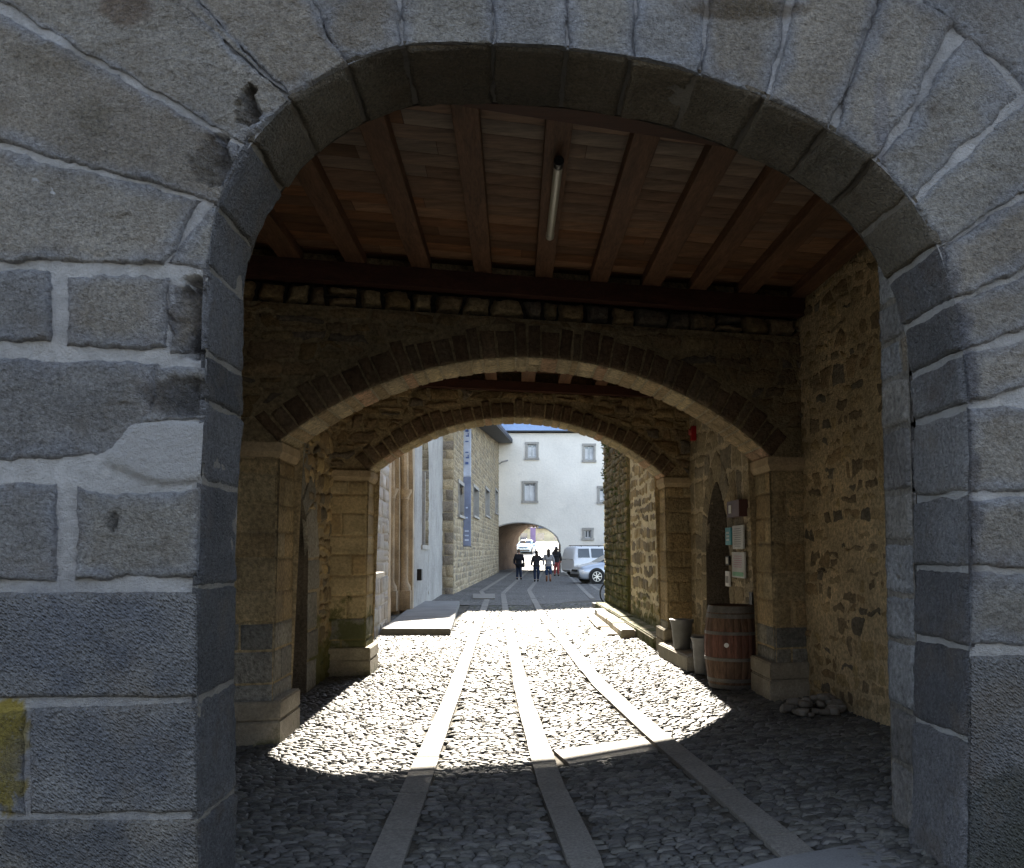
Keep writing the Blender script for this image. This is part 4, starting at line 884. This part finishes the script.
# ------------------------------------------------------------------ white building closing the lane
YW = 64.0; WT = 9.95
def white_building():
    ax0, ax1, zs_, zc_ = -2.3, 3.45, 1.9, 3.55
    cx = (ax0 + ax1) / 2 - .0; a = (ax1 - ax0) / 2; N = 24
    def top(s): return zs_ + (zc_ - zs_) * np.sqrt(np.maximum(1 - ((s - cx) / a) ** 2, 0)) ** 1.1
    wn = []
    for (px, py, w_, h_) in ((532, 451, 12, 17), (589, 453, 12, 18), (530, 492, 15, 22), (604, 495, 12, 17), (588, 534, 9, 10), (612, 536, 10, 12)):
        x, _, z = on_y(px, py, YW); wn.append((x, z, w_ * YW / FPX * .74, h_ * YW / FPX * .8))
    wn += [(14, wn[1][1], .6, .9), (11, wn[2][1], .7, 1.1)]
    sm = SM(); mp_ = lambda S, T, H: np.stack([S + 0 * H, YW - H, T + 0 * H], -1); W = (.8, .79, .77)
    xs = sorted({-9, ax0, ax1, 18} | {v for x, z, w_, h_ in wn for v in (x - w_ / 2, x + w_ / 2)})
    for s0, s1 in zip(xs, xs[1:]):
        m_ = (s0 + s1) / 2; holes = sorted([(z - h_ / 2, z + h_ / 2) for x, z, w_, h_ in wn if abs(x - m_) < w_ / 2]); lo = -.05
        if ax0 <= m_ <= ax1:
            lo = top
        for z0, z1 in holes: sheet(sm, mp_, s0, s1, lo, z0, W, res=.25, amp=.01); lo = z1
        sheet(sm, mp_, s0, s1, lo, WT, W, res=.25, amp=.01)
    # passage through the building
    P = np.zeros((N + 3, 2, 3)); prof = [(ax0, 0)] + [(ax0 + 2 * a * i / N, float(top(ax0 + 2 * a * i / N))) for i in range(N + 1)] + [(ax1, 0)]
    for i, (x, z) in enumerate(prof):
        P[i, 0] = (x, YW, z); P[i, 1] = (.43 + (x - ax0) / (ax1 - ax0) * 3.6, YW + 14, z + .15 * (z > 0)) 
    C = np.ones((N + 3, 2, 4)); C[..., :3] = (.15, .1, .065)
    wb = sm.build("white_building", M['plaster2']); wb.data.materials[0] = M['plaster']; tag(wb, "tall white plastered building closing the lane over a low arch with stone framed windows", "building", kind='thing')
    sm2 = SM(); sm2.grid(P, C); sm2.build("archway", M['stone'], wb, smooth=False)
    b = MB()
    for i in range(N): 
        x0_, z0_ = prof[i + 1]; x1_, z1_ = prof[i + 2]; b.tube((x0_, YW - .02, z0_), (x1_, YW - .02, z1_), .05, n=6)
    b.build("arch_edge", M['surround'], wb)
    for i, (x, z, w_, h_) in enumerate(wn):
        b = MB()
        for sx in (-1, 1): b.box((x + sx * (w_ / 2 + .07), YW - .02, z), (.16, .14, h_ + .02))
        b.box((x, YW - .025, z + h_ / 2 + .08), (w_ + .36, .15, .16)); b.box((x, YW - .04, z - h_ / 2 - .08), (w_ + .4, .2, .15)); f = b.build("window", M['surround'], wb)
        b = MB(); b.box((x, YW + .16, z), (w_ + .02, .02, h_ + .02)); b.build("pane", M['glass'], f)
        b = MB(); b.box((x, YW + .12, z), (.06, .05, h_))
        for sx in (-1, 1): b.box((x + sx * (w_ / 2 - .03), YW + .12, z), (.06, .05, h_))
        b.box((x, YW + .12, z + h_ / 2 - .03), (w_, .05, .06)); b.box((x, YW + .12, z - h_ / 2 + .03), (w_, .05, .06)); b.build("casement", M['curtain'], f)
        b = MB()
        for sx in (-1, 1): b.box((x + sx * w_ / 4, YW + .145, z - h_ * .05), (w_ * (.3 if i != 2 else .42), .01, h_ * (.7 if i != 2 else .85)))
        if i < 4: b.build("curtain", M['curtain'], f)
        else: b.b.free()
    b = MB(); b.prism([(-10, YW - .4, WT + .06), (19, YW - .4, WT + .06), (19, YW - .4, WT + .14), (-10, YW - .4, WT + .14)], (0, .9, 0)); b.build("eave", M['plastic'], wb)
    b = MB(); b.prism([(-10, YW - .4, WT + .142), (-10, YW + 7, 25.0), (-10, YW + 14.6, WT + .18)], (29, 0, 0)); b.build("roof", M['zinc'], wb)  # ridge raised out of view so that its shadow covers the far lane
    for x0, x1 in ((-9, -2.4), (4.15, 18)):
        b = MB(); block(b, x0, x1, YW + .5, YW + 14, -.05, WT); b.build("wall_core", M['plaster'], wb)
    b = MB(); block(b, -2.39, 4.14, YW + .5, YW + 14, 4.4, WT); b.build("wall_core", M['plaster'], wb)
    return wb
white_building()
wl_ = empty("wall_lamp", on_y(503, 463, 63.4), 0, "small grey bracket lamp on the white building at the corner with the stone building", "wall lamp")
b = MB(); b.tube((-.45, .5, -.12), (0, 0, .1), .035); b.build("bracket", M['steel'], wl_); b = MB(); b.box((.12, 0, .12), (.5, .22, .1), ry=-.25, bev=.03); b.build("lamp_head", M['steel'], wl_)
for i, px in enumerate((524, 529.5, 533.5, 537)):
    x, y, z = on_y(px, 526.5, 77.0); b = MB(); b.sph((x, y, z), .13); b.tube((x, y, z + .1), (x, y, z + .4), .015); o = b.build("globe_lamp", M['white'], smooth=True)
    tag(o, ["leftmost", "second from the left", "third from the left", "rightmost"][i] + " of four small white globe lamps in the far archway", "lamp", "round lamps hung in the far archway")
# ------------------------------------------------------------------ square beyond
b = MB(); block(b, -30, 34, 138, 150, 2.5, 4.9); sb = b.build("arcaded_house", M['beige']); tag(sb, "low beige house with a slate roof across the bright square beyond the archway", "house", kind='thing')
b = MB(); b.prism([(-31, 137, 4.9), (-31, 144, 9.5), (-31, 151, 4.9)], (66, 0, 0)); b.build("roof", M['slate'], sb)
for i in range(9):
    b = MB(); b.box((-6 + i * 2.6, 137.98, 3.7), (1.1, .06, 1.0)); b.build("window", M['glass'], sb)
b = MB(); x0, y0, _ = on_y(533, 540, 100); b.box((x0, 100, SQ(100) + 1.2), (.6, .3, 2.5), bev=.03); o = b.build("advertising_column", M['purple']); tag(o, "dark purple upright panel standing in the square beyond the archway", "panel")
tr = empty("autumn_tree", (on_y(517, 540, 96)[0], 98, SQ(98)), 0, "yellow leaved tree at the edge of the square seen through the far archway", "tree")
b = MB(); b.tube((0, 0, 0), (.1, 0, 3.2), .18, .1); 
for a in range(5): b.tube((.1, 0, 2.4 + .15 * a), (math.cos(a * 1.3) * 1.4, math.sin(a * 1.3) * 1.4, 4.2 + .2 * a), .06, .02)
b.build("trunk", M['bark'], tr)
leaves("crown", [(RS.normal() * .55, RS.normal() * .6, 3.6 + RS.normal() * .6, .4, .4, .35, 50) for _ in range(20)], M['leafyel'], tr, size=.12)
b = MB(); pts = []
for i in range(40): pts.append((-500 + i * 26, 700, 40 + 50 * math.sin(i * .5) + 25 * math.sin(i * 1.7)))
hv = [b.b.verts.new(p) for p in pts]; lv = [b.b.verts.new((p[0], 500, -1)) for p in pts]; bv = [b.b.verts.new((p[0], 900, -1)) for p in pts]
for i in range(39): b.b.faces.new((lv[i], lv[i + 1], hv[i + 1], hv[i])); b.b.faces.new((hv[i], hv[i + 1], bv[i + 1], bv[i]))
o = b.build("hills", M['leaf']); o['kind'] = 'structure'

# ------------------------------------------------------------------ barrel, pots, notices, bell, heap
def barrel():
    r = empty("wine_barrel", (2.33, 9.62, .16), 0, "old oak wine barrel with steel hoops standing behind the inner pier", "barrel"); H = .86
    rad_ = lambda z: .235 + .052 * (1 - ((z - H / 2) / (H / 2)) ** 2)
    sm_ = SM(); n = 22
    for k in range(n):
        a0, a1 = 2 * math.pi * k / n, 2 * math.pi * (k + 1) / n; A, B = np.meshgrid(np.array([0, .04, .5, .96, 1]), np.linspace(0, H, 16), indexing='ij'); th = a0 + (a1 - a0) * A
        rr = rad_(B) - np.array([.004, 0, 0, 0, .004])[:, None]; P = np.stack([rr * np.cos(th), rr * np.sin(th), B], -1); C = np.ones(A.shape + (4,))
        c = np.array((.14, .085, .055)) * RS.uniform(.7, 1.25); C[..., :3] = c
        mid = (B > .33) & (B < .58); C[..., :3] = np.where(mid[..., None], np.array((.15, .07, .05)) * RS.uniform(.85, 1.1), C[..., :3]); sm_.grid(P, C)
    sm_.build("staves", M['barrel'], r)
    b = MB(); b.lathe([(0, H - .035), (.222, H - .035), (.225, H), (.238, H)], n=32); b.build("barrel_head", M['wood'], r)
    for z, w_ in ((.0, .045), (.07, .04), (.29, .035), (.56, .035), (.73, .045), (.785, .07)):
        b = MB(); b.lathe([(rad_(z) + .001, z), (rad_(z) + .005, z + .002), (rad_(z + w_) + .005, z + w_ - .002), (rad_(z + w_) + .001, z + w_)], n=40); b.build("hoop", M['hoop'], r, True)
    a = math.atan2(-1, -.45); b = MB(); d = Vector((math.cos(a), math.sin(a), 0)); b.tube(d * .27 + Vector((0, 0, .46)), d * .296 + Vector((0, 0, .46)), .024, n=16); b.build("bung", M['white'], r)
    for k in range(1): pass
barrel()
def pot(loc, R0, R1, H, label):
    r = empty("zinc_pot", loc, 0, label, "plant pot", "tapered zinc pots by the doorway"); b = MB()
    b.lathe([(0, 0), (R0, 0), (R0 + .004, .01), (R1 - .008, H - .05), (R1 + .006, H - .035), (R1 + .012, H), (R1 - .006, H), (R1 - .02, H - .06), (0, H - .06)], n=32); b.build("vessel", M['zincpot'], r, True)
    b = MB(); b.lathe([(0, H - .05), (R1 - .016, H - .055)], n=24); b.build("soil", M['soil'], r); return r
pot((2.2, 11.75, .325), .1, .145, .38, "tapered zinc pot standing on the lower doorstep beside the far pier")
pot((2.24, 10.62, .16), .1, .135, .42, "tapered zinc pot standing on the ground touching the wine barrel")
# notices on the doorway wall
def wall_y(px):  # y on XR2 plane
    u = (px - PX0) / FPX; return (2.64 + 9.3 * .032) / (u + .032)
def panel(name, x0, x1, y0, y1, m, label, cat, th=.02, ink=None, frame=None):
    ya, yb = wall_y(x1), wall_y(x0); yc = (ya + yb) / 2; z1 = on_y(x0, y0, yb)[2]; z0 = on_y(x0, y1, yb)[2]; zc = (z0 + z1) / 2
    r = empty(name, (float(XR2(yc)) - .03, yc, zc), 0, label, cat); L, Hh = yb - ya, z1 - z0
    b = MB(); b.box((0, 0, 0), (th, L, Hh), bev=.002); b.build("board", m, r)
    if ink:
        for im, rows_ in ink:
            b = MB()
            for (fy, fz, fl, fh) in rows_: b.box((-th / 2 - .003, fy * L, fz * Hh), (.004, fl * L, fh * Hh))
            b.build("lettering", im, r)
    return r, L, Hh
lines = lambda z0, z1, n, fh=.025, l=.7: [(RS.uniform(-.04, .04), z0 + (z1 - z0) * i / (n - 1), l * RS.uniform(.7, 1), fh) for i in range(n)]
panel("notice_board", 735, 747, 526, 549, M['signpaper'], "grey white notice panel above another one, right of the teal notice", "notice", ink=[(M['ink'], lines(.36, -.38, 9))])
panel("notice_board", 734, 748, 552, 577, M['signpaper'], "white notice with pink text and a green band, below the plain grey one", "notice", ink=[(M['pinkink'], lines(.34, -.08, 6)), (M['greenink'], [(0, -.36, .86, .16)])])
panel("notice_board", 728, 734, 528, 545, M['teal'], "small teal notice with white characters beside the pointed doorway", "notice", ink=[(M['signpaper'], [(0, .2, .5, .12), (0, 0, .5, .12), (0, -.2, .5, .12)])])
panel("notice_board", 728, 732, 556, 565, M['blk'], "tiny black framed plaque below the teal notice", "plaque", ink=[(M['tube'], [(0, 0, .6, .7)])])
panel("notice_board", 727.5, 732, 571, 586, M['white'], "small white plaque with dark figures, lowest beside the doorway", "plaque", ink=[(M['ink'], [(.2, -.05, .16, .45), (-.2, -.05, .16, .45)])])
r, L, Hh = panel("letter_box", 734, 748, 502, 518, M['brownbox'], "dark brown metal box mounted above the notice panels", "wall box", th=.12)
b = MB(); b.box((-.065, L * .2, 0), (.01, L * .2, Hh * .5), bev=.003); b.build("label_plate", M['tube'], r)
r, L, Hh = panel("wall_grille", 751.5, 754.5, 592, 616, M['blk'], "narrow black grille low on the doorway wall behind the barrel", "grille", th=.02)
x, y, z = 2.53, 12.3, on_y(698, 434, 12.4)[2]
al = empty("alarm_bell", (2.50, 12.35, z), 0, "red alarm sounder high on the wall next to the farther arch", "alarm")
b = MB(); b.box((0, 0, 0), (.07, .12, .2), bev=.012); b.build("housing", M['red'], al); b = MB(); b.tube((-.03, 0, .02), (-.06, 0, .02), .045); b.build("lens", M['redpatch'], al)
# rubble heap
cobm = M['cobble']
for i in range(46):
    a = RS.uniform(0, math.pi * 2); rr = .27 * math.sqrt(RS.rand()); x = 2.66 + rr * math.cos(a) * 1.1; y = 8.0 + rr * math.sin(a) * 1.0
    if x > float(XR1(y)) - .06: x = float(XR1(y)) - .06 - RS.rand() * .1
    lvl = max(0, 1 - rr / .27) * .16; s = RS.uniform(.025, .05)
    sm_ = SM(); th, ph = np.meshgrid(np.linspace(0, 2 * math.pi, 13), np.linspace(0, math.pi, 8), indexing='ij'); k = RS.rand() * 30
    dx, dy, dz_ = np.sin(ph) * np.cos(th), np.sin(ph) * np.sin(th), np.cos(ph); nn = 1 + .3 * vn(dx * 1.6 + k, dy * 1.6, dz_ * 1.6); q = s * nn
    dx2 = np.sign(dx) * np.abs(dx) ** .7; dy2 = np.sign(dy) * np.abs(dy) ** .7; dz2 = np.sign(dz_) * np.abs(dz_) ** .7
    P = np.stack([x + dx2 * q * 1.2, y + dy2 * q, float(gz(x, y)) + .02 + lvl * RS.rand() + s * .5 + dz2 * q * .75], -1); C = np.ones(P.shape[:2] + (4,)); C[..., :3] = np.array((.22, .2, .17)) * RS.uniform(.7, 1.3); sm_.grid(P, C)
    o = sm_.build("loose_stone", cobm); tag(o, "fist sized loose grey stone in the small heap at the foot of the inner pier", "stone", "loose stones heaped at the pier")

# ------------------------------------------------------------------ cars
def car(name, loc, rz, prof, L, W, paint, label, side_glass, wheels, wr_=.31, roofbars=False, cat="car"):
    """prof: stations (x, zbot, zbelt, ztop, topw); car faces -x"""
    r = empty(name, loc, rz, label, cat); prof = np.array(prof, float); xs = np.linspace(0, L, 60); f = [np.interp(xs, prof[:, 0], prof[:, i]) for i in range(1, 5)]
    for a in f:
        for _ in range(2): a[1:-1] = (a[:-2] + 2 * a[1:-1] + a[2:]) / 4
    sm_ = SM(); plan = 1 - .16 * np.abs((xs / L - .5) * 2) ** 5
    def sec(i):
        zb, zl, zt, tw = f[0][i], f[1][i], f[2][i], f[3][i]; w_ = W / 2 * plan[i]; t = W / 2 * tw * plan[i]; cab = max(zt - zl, .0)
        pts = [(0, zb), (w_ * .9, zb), (w_ * .98, zb + .1), (w_, (zb + zl) / 2), (w_ * .985, zl - .04), (w_ * .95 if cab > .1 else w_ * .9, zl), (t + (w_ * .95 - t) * .5 if cab > .1 else w_ * .8, zl + cab * .5), (t, zt - .07 if cab > .1 else zt), (t * .8, zt), (0, zt + .015)]
        return pts + [(-a, b_) for a, b_ in pts[::-1][1:]]
    P = np.array([[(xs[i], p[0], p[1]) for p in sec(i)] for i in range(60)]); C = np.ones(P.shape[:2] + (4,)); sm_.grid(P, C); sm_.grid(P[[0, 0]] * [1, 0, 1] * 0 + np.stack([P[0], P[0] * [1, 0, 1]]), np.ones((2, P.shape[1], 4))); sm_.grid(np.stack([P[-1] * [1, 0, 1], P[-1]]), np.ones((2, P.shape[1], 4)))
    sm_.build("body", paint, r)
    def at_(x, t, side, off=.03):   # t 0..1 from belt to roof on the side
        zl, zt, tw = [np.interp(x, xs, f[k]) for k in (1, 2, 3)]; pl_ = np.interp(x, xs, plan); w_ = W / 2 * pl_ * .95; tt_ = W / 2 * tw * pl_
        return (x, side * (w_ + (tt_ - w_) * t + off), zl + (zt - .07 - zl) * t)
    for side in (-1, 1):
        for (xa, xb, xc, xd) in side_glass:   # bottom-front,bottom-rear,top-rear,top-front
            b = MB(); b.face([at_(xa, .06, side), at_(xb, .06, side), at_(xc, .9, side), at_(xd, .9, side)]); b.build("side_window", M['carglass'], r)
        for x in wheels:
            b = MB(); b.tube((x, side * (W / 2 - .12), wr_ + .02), (x, side * (W / 2 + .004), wr_ + .02), wr_ + .06, n=28); b.build("wheel_arch", M['plastic'], r)
            b = MB(); b.tube((x, side * (W / 2 - .1), wr_), (x, side * (W / 2 + .03), wr_), wr_, n=28); t = b.build("wheel", M['tyre'], r, True)
            b = MB()
            for k in range(7): a = k * 2 * math.pi / 7; b.box((x + math.cos(a) * wr_ * .36, side * (W / 2 + .033), wr_ + math.sin(a) * wr_ * .36), (wr_ * .62, .02, .035), ry=-a)
            b.tube((x, side * (W / 2 + .02), wr_), (x, side * (W / 2 + .04), wr_), .05)
            for k in range(20): a, c = k * math.pi / 10, (k + 1) * math.pi / 10; b.tube((x + math.cos(a) * wr_ * .68, side * (W / 2 + .03), wr_ + math.sin(a) * wr_ * .68), (x + math.cos(c) * wr_ * .68, side * (W / 2 + .03), wr_ + math.sin(c) * wr_ * .68), .014, n=6)
            b.build("rim", M['alloy'], t)
        zf = np.interp(.12, xs, f[1]); b = MB(); b.box((.13, side * W * .36, zf - .12), (.24, .3, .14), rz=side * .35, bev=.03); b.build("headlight", M['lampglass'], r, True)
        b = MB(); x = wheels[0] + .75; b.box((x, side * (W / 2 + .06), np.interp(x, xs, f[1]) + .08), (.1, .16, .12), bev=.03); b.build("mirror", paint, r, True)
    # windscreen: where top rises
    i0 = int(np.argmax(np.diff(f[2]) > .012)); zt = f[2]; k = [i for i in range(8, 35) if zt[i] - f[1][i] > .06]; a = k[0]; bq = [i for i in k if zt[i] > f[2].max() - .12][0]
    b = MB(); ta, tb_ = W / 2 * f[3][a] * .9, W / 2 * f[3][bq] * .84; b.face([(xs[a] - .01, -ta, zt[a] + .02), (xs[a] - .01, ta, zt[a] + .02), (xs[bq] - .02, tb_, zt[bq] + .02), (xs[bq] - .02, -tb_, zt[bq] + .02)]); b.build("windscreen", M['carglass'], r)
    b = MB(); b.box((-.0, 0, .36), (.14, W * .78, .16), bev=.03); b.build("bumper", M['plastic'], r); b = MB(); b.box((-.02, 0, .6), (.08, W * .45, .1), bev=.02); b.build("radiator_grille", M['plastic'], r)
    if roofbars:
        for side in (-1, 1):
            b = MB(); z = f[2].max(); b.tube((1.5, side * W * .36, z + .05), (L - .5, side * W * .36, z + .05), .02); 
            for x in (1.6, 2.5, L - .6): b.tube((x, side * W * .36, z - .04), (x, side * W * .36, z + .05), .02)
            b.build("roof_rail", M['plastic'], r)
    return r
vanp = [(0, .32, .62, .66, .8), (.12, .22, .82, .86, .8), (.95, .2, 1.02, 1.06, .8), (1.1, .2, 1.03, 1.12, .8), (1.75, .2, 1.06, 1.74, .78), (2.1, .2, 1.06, 1.8, .78), (4.1, .2, 1.08, 1.8, .8), (4.3, .25, 1.05, 1.6, .8), (4.38, .35, .95, 1.05, .85)]
hatp = [(0, .32, .55, .6, .8), (.12, .2, .74, .78, .8), (.9, .18, .92, .95, .8), (1.1, .18, .93, 1.0, .8), (1.85, .18, .95, 1.42, .72), (2.3, .18, .96, 1.48, .72), (3.2, .18, .98, 1.44, .72), (3.95, .2, 1.0, 1.12, .74), (4.12, .32, .8, .86, .8)]
th_ = R(28); vx = on_y(567.5, 560, 55.5)[0]
car("parked_van", (vx + 4.38 * math.cos(th_), 55.5 + 4.38 * math.sin(th_), .03), R(180) + th_, vanp, 4.38, 1.78, M['carwhite'], "white small van with roof rails parked behind the silver car by the white building", [(1.3, 2.1, 2.1, 1.75), (2.25, 3.15, 3.15, 2.25), (3.3, 4.1, 4.05, 3.3)], (.85, 3.55), roofbars=True, cat="van")
car("parked_car", (on_y(575, 575, 43.0)[0], 43.0, .03), R(14), hatp, 4.12, 1.72, M['carsilver'], "silver hatchback parked nose to the lane in front of the white van", [(1.35, 2.25, 2.2, 1.95), (2.35, 3.1, 3.0, 2.35), (3.2, 3.6, 3.3, 3.15)], (.8, 3.3), wr_=.33)
car("parked_car", (on_y(523, 553, 93)[0], 93, SQ(94)), R(80), hatp, 4.12, 1.72, M['carblue'], "pale blue car facing the archway from the bright square", [(1.35, 2.25, 2.2, 1.95), (2.35, 3.1, 3.0, 2.35)], (.8, 3.3))
car("parked_car", (on_y(548, 553, 92)[0], 92, SQ(92)), R(4), hatp, 4.12, 1.72, M['carwhite'], "white car standing in the square beyond the archway behind the standing women", [(1.35, 2.25, 2.2, 1.95), (2.35, 3.1, 3.0, 2.35)], (.8, 3.3))

# ------------------------------------------------------------------ bicycle at the end of the garden wall
def bicycle(loc, rz):
    r = empty("bicycle", loc, rz, "black bicycle leaning at the overgrown end of the street wall", "bicycle")
    for x in (0, 1.02):
        b = MB()
        for k in range(24): a, c = k * math.pi / 12, (k + 1) * math.pi / 12; b.tube((x + .33 * math.cos(a), 0, .34 + .33 * math.sin(a)), (x + .33 * math.cos(c), 0, .34 + .33 * math.sin(c)), .02, n=6)
        w_ = b.build("wheel", M['tyre'], r); b = MB()
        for k in range(12): a = k * math.pi / 6; b.tube((x, 0, .34), (x + .32 * math.cos(a), 0, .34 + .32 * math.sin(a)), .003, n=4)
        b.build("spokes", M['steel'], w_)
    b = MB()
    for p, q in (((1.02, 0, .34), (.62, 0, .3)), ((.62, 0, .3), (.45, 0, .85)), ((.45, 0, .82), (.95 - .82, 0, .82)), ((.62, 0, .3), (.13, 0, .78)), ((1.02, 0, .34), (.45, 0, .8)), ((.12, 0, .95), (0, 0, .34))): b.tube(p, q, .018, n=8)
    b.build("frame", M['blk'], r)
    b = MB(); b.box((.45, 0, .9), (.25, .14, .06), bev=.02); b.build("saddle", M['plastic'], r); b = MB(); b.tube((.1, -.28, 1.0), (.1, .28, 1.0), .016); b.tube((.12, 0, .93), (.1, 0, 1.0), .015); b.build("handlebar", M['blk'], r)
bicycle((2.68, 24.2, .1), R(8))
b = MB(); b.box((2.32, 23.5, .14), (.42, .5, .18), rz=.1, bev=.02); o = b.build("stone_trough", M['surround']); tag(o, "low dark stone block on the ground beside the bicycle", "stone block")

b = MB(); block(b, -22, 22, -21, -14.0, -.05, 12); oh = b.build("sky_blocker_house", mat("sky_blocker_dark_cladding", (.05, .052, .058), big=(.6, .3), fine=(8, .3), bump=[(8, .05)]))  # house added behind the camera, blocks low sky light; cladding dark to limit bounce
tag(oh, "dark house added out of view to keep low sky light off the entrance arch", "house", kind='thing')
b = MB(); b.prism([(-23, -13.5, 12), (-23, -17.5, 14.5), (-23, -21.5, 12)], (46, 0, 0)); b.build("roof", M['slate'], oh)
for i in range(6):
    for z in (1.6, 4.6, 7.4):
        b = MB(); b.box((-12.5 + i * 5, -13.99, z), (1.1, .1, 1.5)); f = b.build("window", M['glass'], oh); b = MB(); b.box((-12.5 + i * 5, -13.95, z - .82), (1.4, .2, .12)); b.build("sill", M['surround'], f)
# ------------------------------------------------------------------ people
def skin(name, joints, edges, m, parent=None, sub=2):
    me = bpy.data.meshes.new(name); me.from_pydata([j[:3] for j in joints], edges, []); o = link(name, me, m, parent)
    md = o.modifiers.new("k", 'SKIN'); 
    for i, v in enumerate(me.skin_vertices[0].data):
        rr = joints[i][3]; v.radius = (rr, rr) if not isinstance(rr, tuple) else rr; v.use_root = (i == 0)
    md.use_smooth_shade = True; s = o.modifiers.new("s", 'SUBSURF'); s.levels = s.render_levels = sub; return o
def person(loc, h, rz, coat, trou, shoe, hair, label, coat_len=.5, long_hair=True, arm='down', bag=False, boots=False, stride=.1):
    k = h / 1.7; r = empty("person", loc, rz, label, "person", None)
    J_ = [(0, 0, .93, .13), (0, 0, 1.12, .11), (0, .0, 1.32, .13), (0, 0, 1.45, .055), (0, -.01, 1.52, .05), (0, 0, 1.6, .085), (0, 0, 1.68, .07)]
    E_ = [(0, 1), (1, 2), (2, 3), (3, 4), (4, 5), (5, 6)]
    arms = {}
    for s in (-1, 1):
        n = len(J_); st = stride * s
        J_ += [(.09 * s, 0, .86, .085), (.095 * s, -st * .5 + .0, .48, .055), (.1 * s, st * .6, .1, .035), (.1 * s, st * .6 - .12, .04, .035)]; E_ += [(0, n), (n, n + 1), (n + 1, n + 2), (n + 2, n + 3)]
        n = len(J_); up = arm == 'raised' and s == -1
        if up: A_ = [(.17 * s, 0, 1.38, .05), (.27 * s, -.1, 1.18, .042), (.38 * s, -.28, 1.3, .03), (.42 * s, -.33, 1.36, .026)]
        else: A_ = [(.17 * s, 0, 1.38, .05), (.24 * s, .02, 1.12, .042), (.25 * s, -.06, .88, .03), (.25 * s, -.1, .78, .026)]
        J_ += A_; E_ += [(2, n), (n, n + 1), (n + 1, n + 2), (n + 2, n + 3)]; arms[s] = A_
    J_ = [(a * k, b_ * k, c * k, d * k) for a, b_, c, d in J_]
    skin("body", J_, E_, M['skin'], r)
    # coat
    J2 = [(0, 0, 1.0, .15), (0, 0, 1.15, .135), (0, 0, 1.33, .15), (0, 0, 1.44, .08), (0, 0, .93 - coat_len * .1, .17), (0, 0, .9 - coat_len * .5, .17)]; E2 = [(0, 1), (1, 2), (2, 3), (0, 4), (4, 5)]
    for s in (-1, 1): n = len(J2); J2 += [(a, b_, c, d + .02) for a, b_, c, d in arms[s][:3]]; E2 += [(2, n), (n, n + 1), (n + 1, n + 2)]
    skin("coat", [(a * k * 1.1, b_ * k, c * k, d * k * 1.22) for a, b_, c, d in J2], E2, coat, r)
    J3 = [(0, 0, .93, .14)]; E3 = []
    for s in (-1, 1): n = len(J3); st = stride * s; J3 += [(.09 * s, 0, .84, .1), (.095 * s, -st * .5, .48, .07), (.1 * s, st * .6, .12 if not boots else .34, .055)]; E3 += [(0, n), (n, n + 1), (n + 1, n + 2)]
    skin("trousers", [(a * k, b_ * k, c * k, d * k * 1.2) for a, b_, c, d in J3], E3, trou, r)
    for s in (-1, 1):
        st = stride * s; skin("boot" if boots else "shoe", [(a * k, b_ * k, c * k, d * k) for a, b_, c, d in [(.1 * s, st * .6, .05, .05), (.1 * s, st * .6 - .13, .04, .042), (.1 * s, st * .6, .32 if boots else .1, .055)]], [(0, 1), (0, 2)], shoe, r)
    b = MB(); b.sph((0, .025 * k, 1.625 * k), .1 * k, (1, 1.02, 1.12))
    if long_hair: b.sph((0, .075 * k, 1.47 * k), .1 * k, (1, .55, 1.9)); b.sph((0, .095 * k, 1.34 * k), .085 * k, (1, .5, 1.6))
    b.build("hair", hair, r, True)
    f = MB(); f.sph((0, -.098 * k, 1.585 * k), .016 * k, (1, 1.6, 1.4)); f.build("nose", M['skin'], r, True)
    if bag: b = MB(); b.box((-.27 * k, .03, .82 * k), (.12, .3, .26), bev=.04); b.build("shoulder_bag", M['blk'], r, True)
def ppl(px, pyfeet): return on_z(px, pyfeet, .04)
for px, py, h, kw in ((519, 579.5, 1.6, dict(rz=R(170), coat=M['coat'], trou=M['djeans'], shoe=M['shoe'], hair=M['hairgrey'], label="brown haired person in a black coat carrying a shoulder bag", coat_len=.5, long_hair=False, bag=True)),
                      (536.5, 581.5, 1.52, dict(rz=R(190), coat=M['coat2'], trou=M['djeans'], shoe=M['shoe'], hair=M['hairdark'], label="person in dark clothes raising one forearm in the middle of the lane", coat_len=.15, arm='raised')),
                      (548.5, 581.5, 1.6, dict(rz=R(182), coat=M['grey'], trou=M['jeans'], shoe=M['boot'], hair=M['hairdark'], label="long haired woman in a grey jumper, blue jeans and tan boots", coat_len=.2, boots=True)),
                      (556.5, 576, 1.74, dict(rz=R(165), coat=M['coat2'], trou=M['redcloth'], shoe=M['shoe'], hair=M['hairdark'], label="dark haired person in a dark top and red trousers standing next to the van", coat_len=.1))):
    x, y = ppl(px, py); person((x, y, .03), h, **kw)
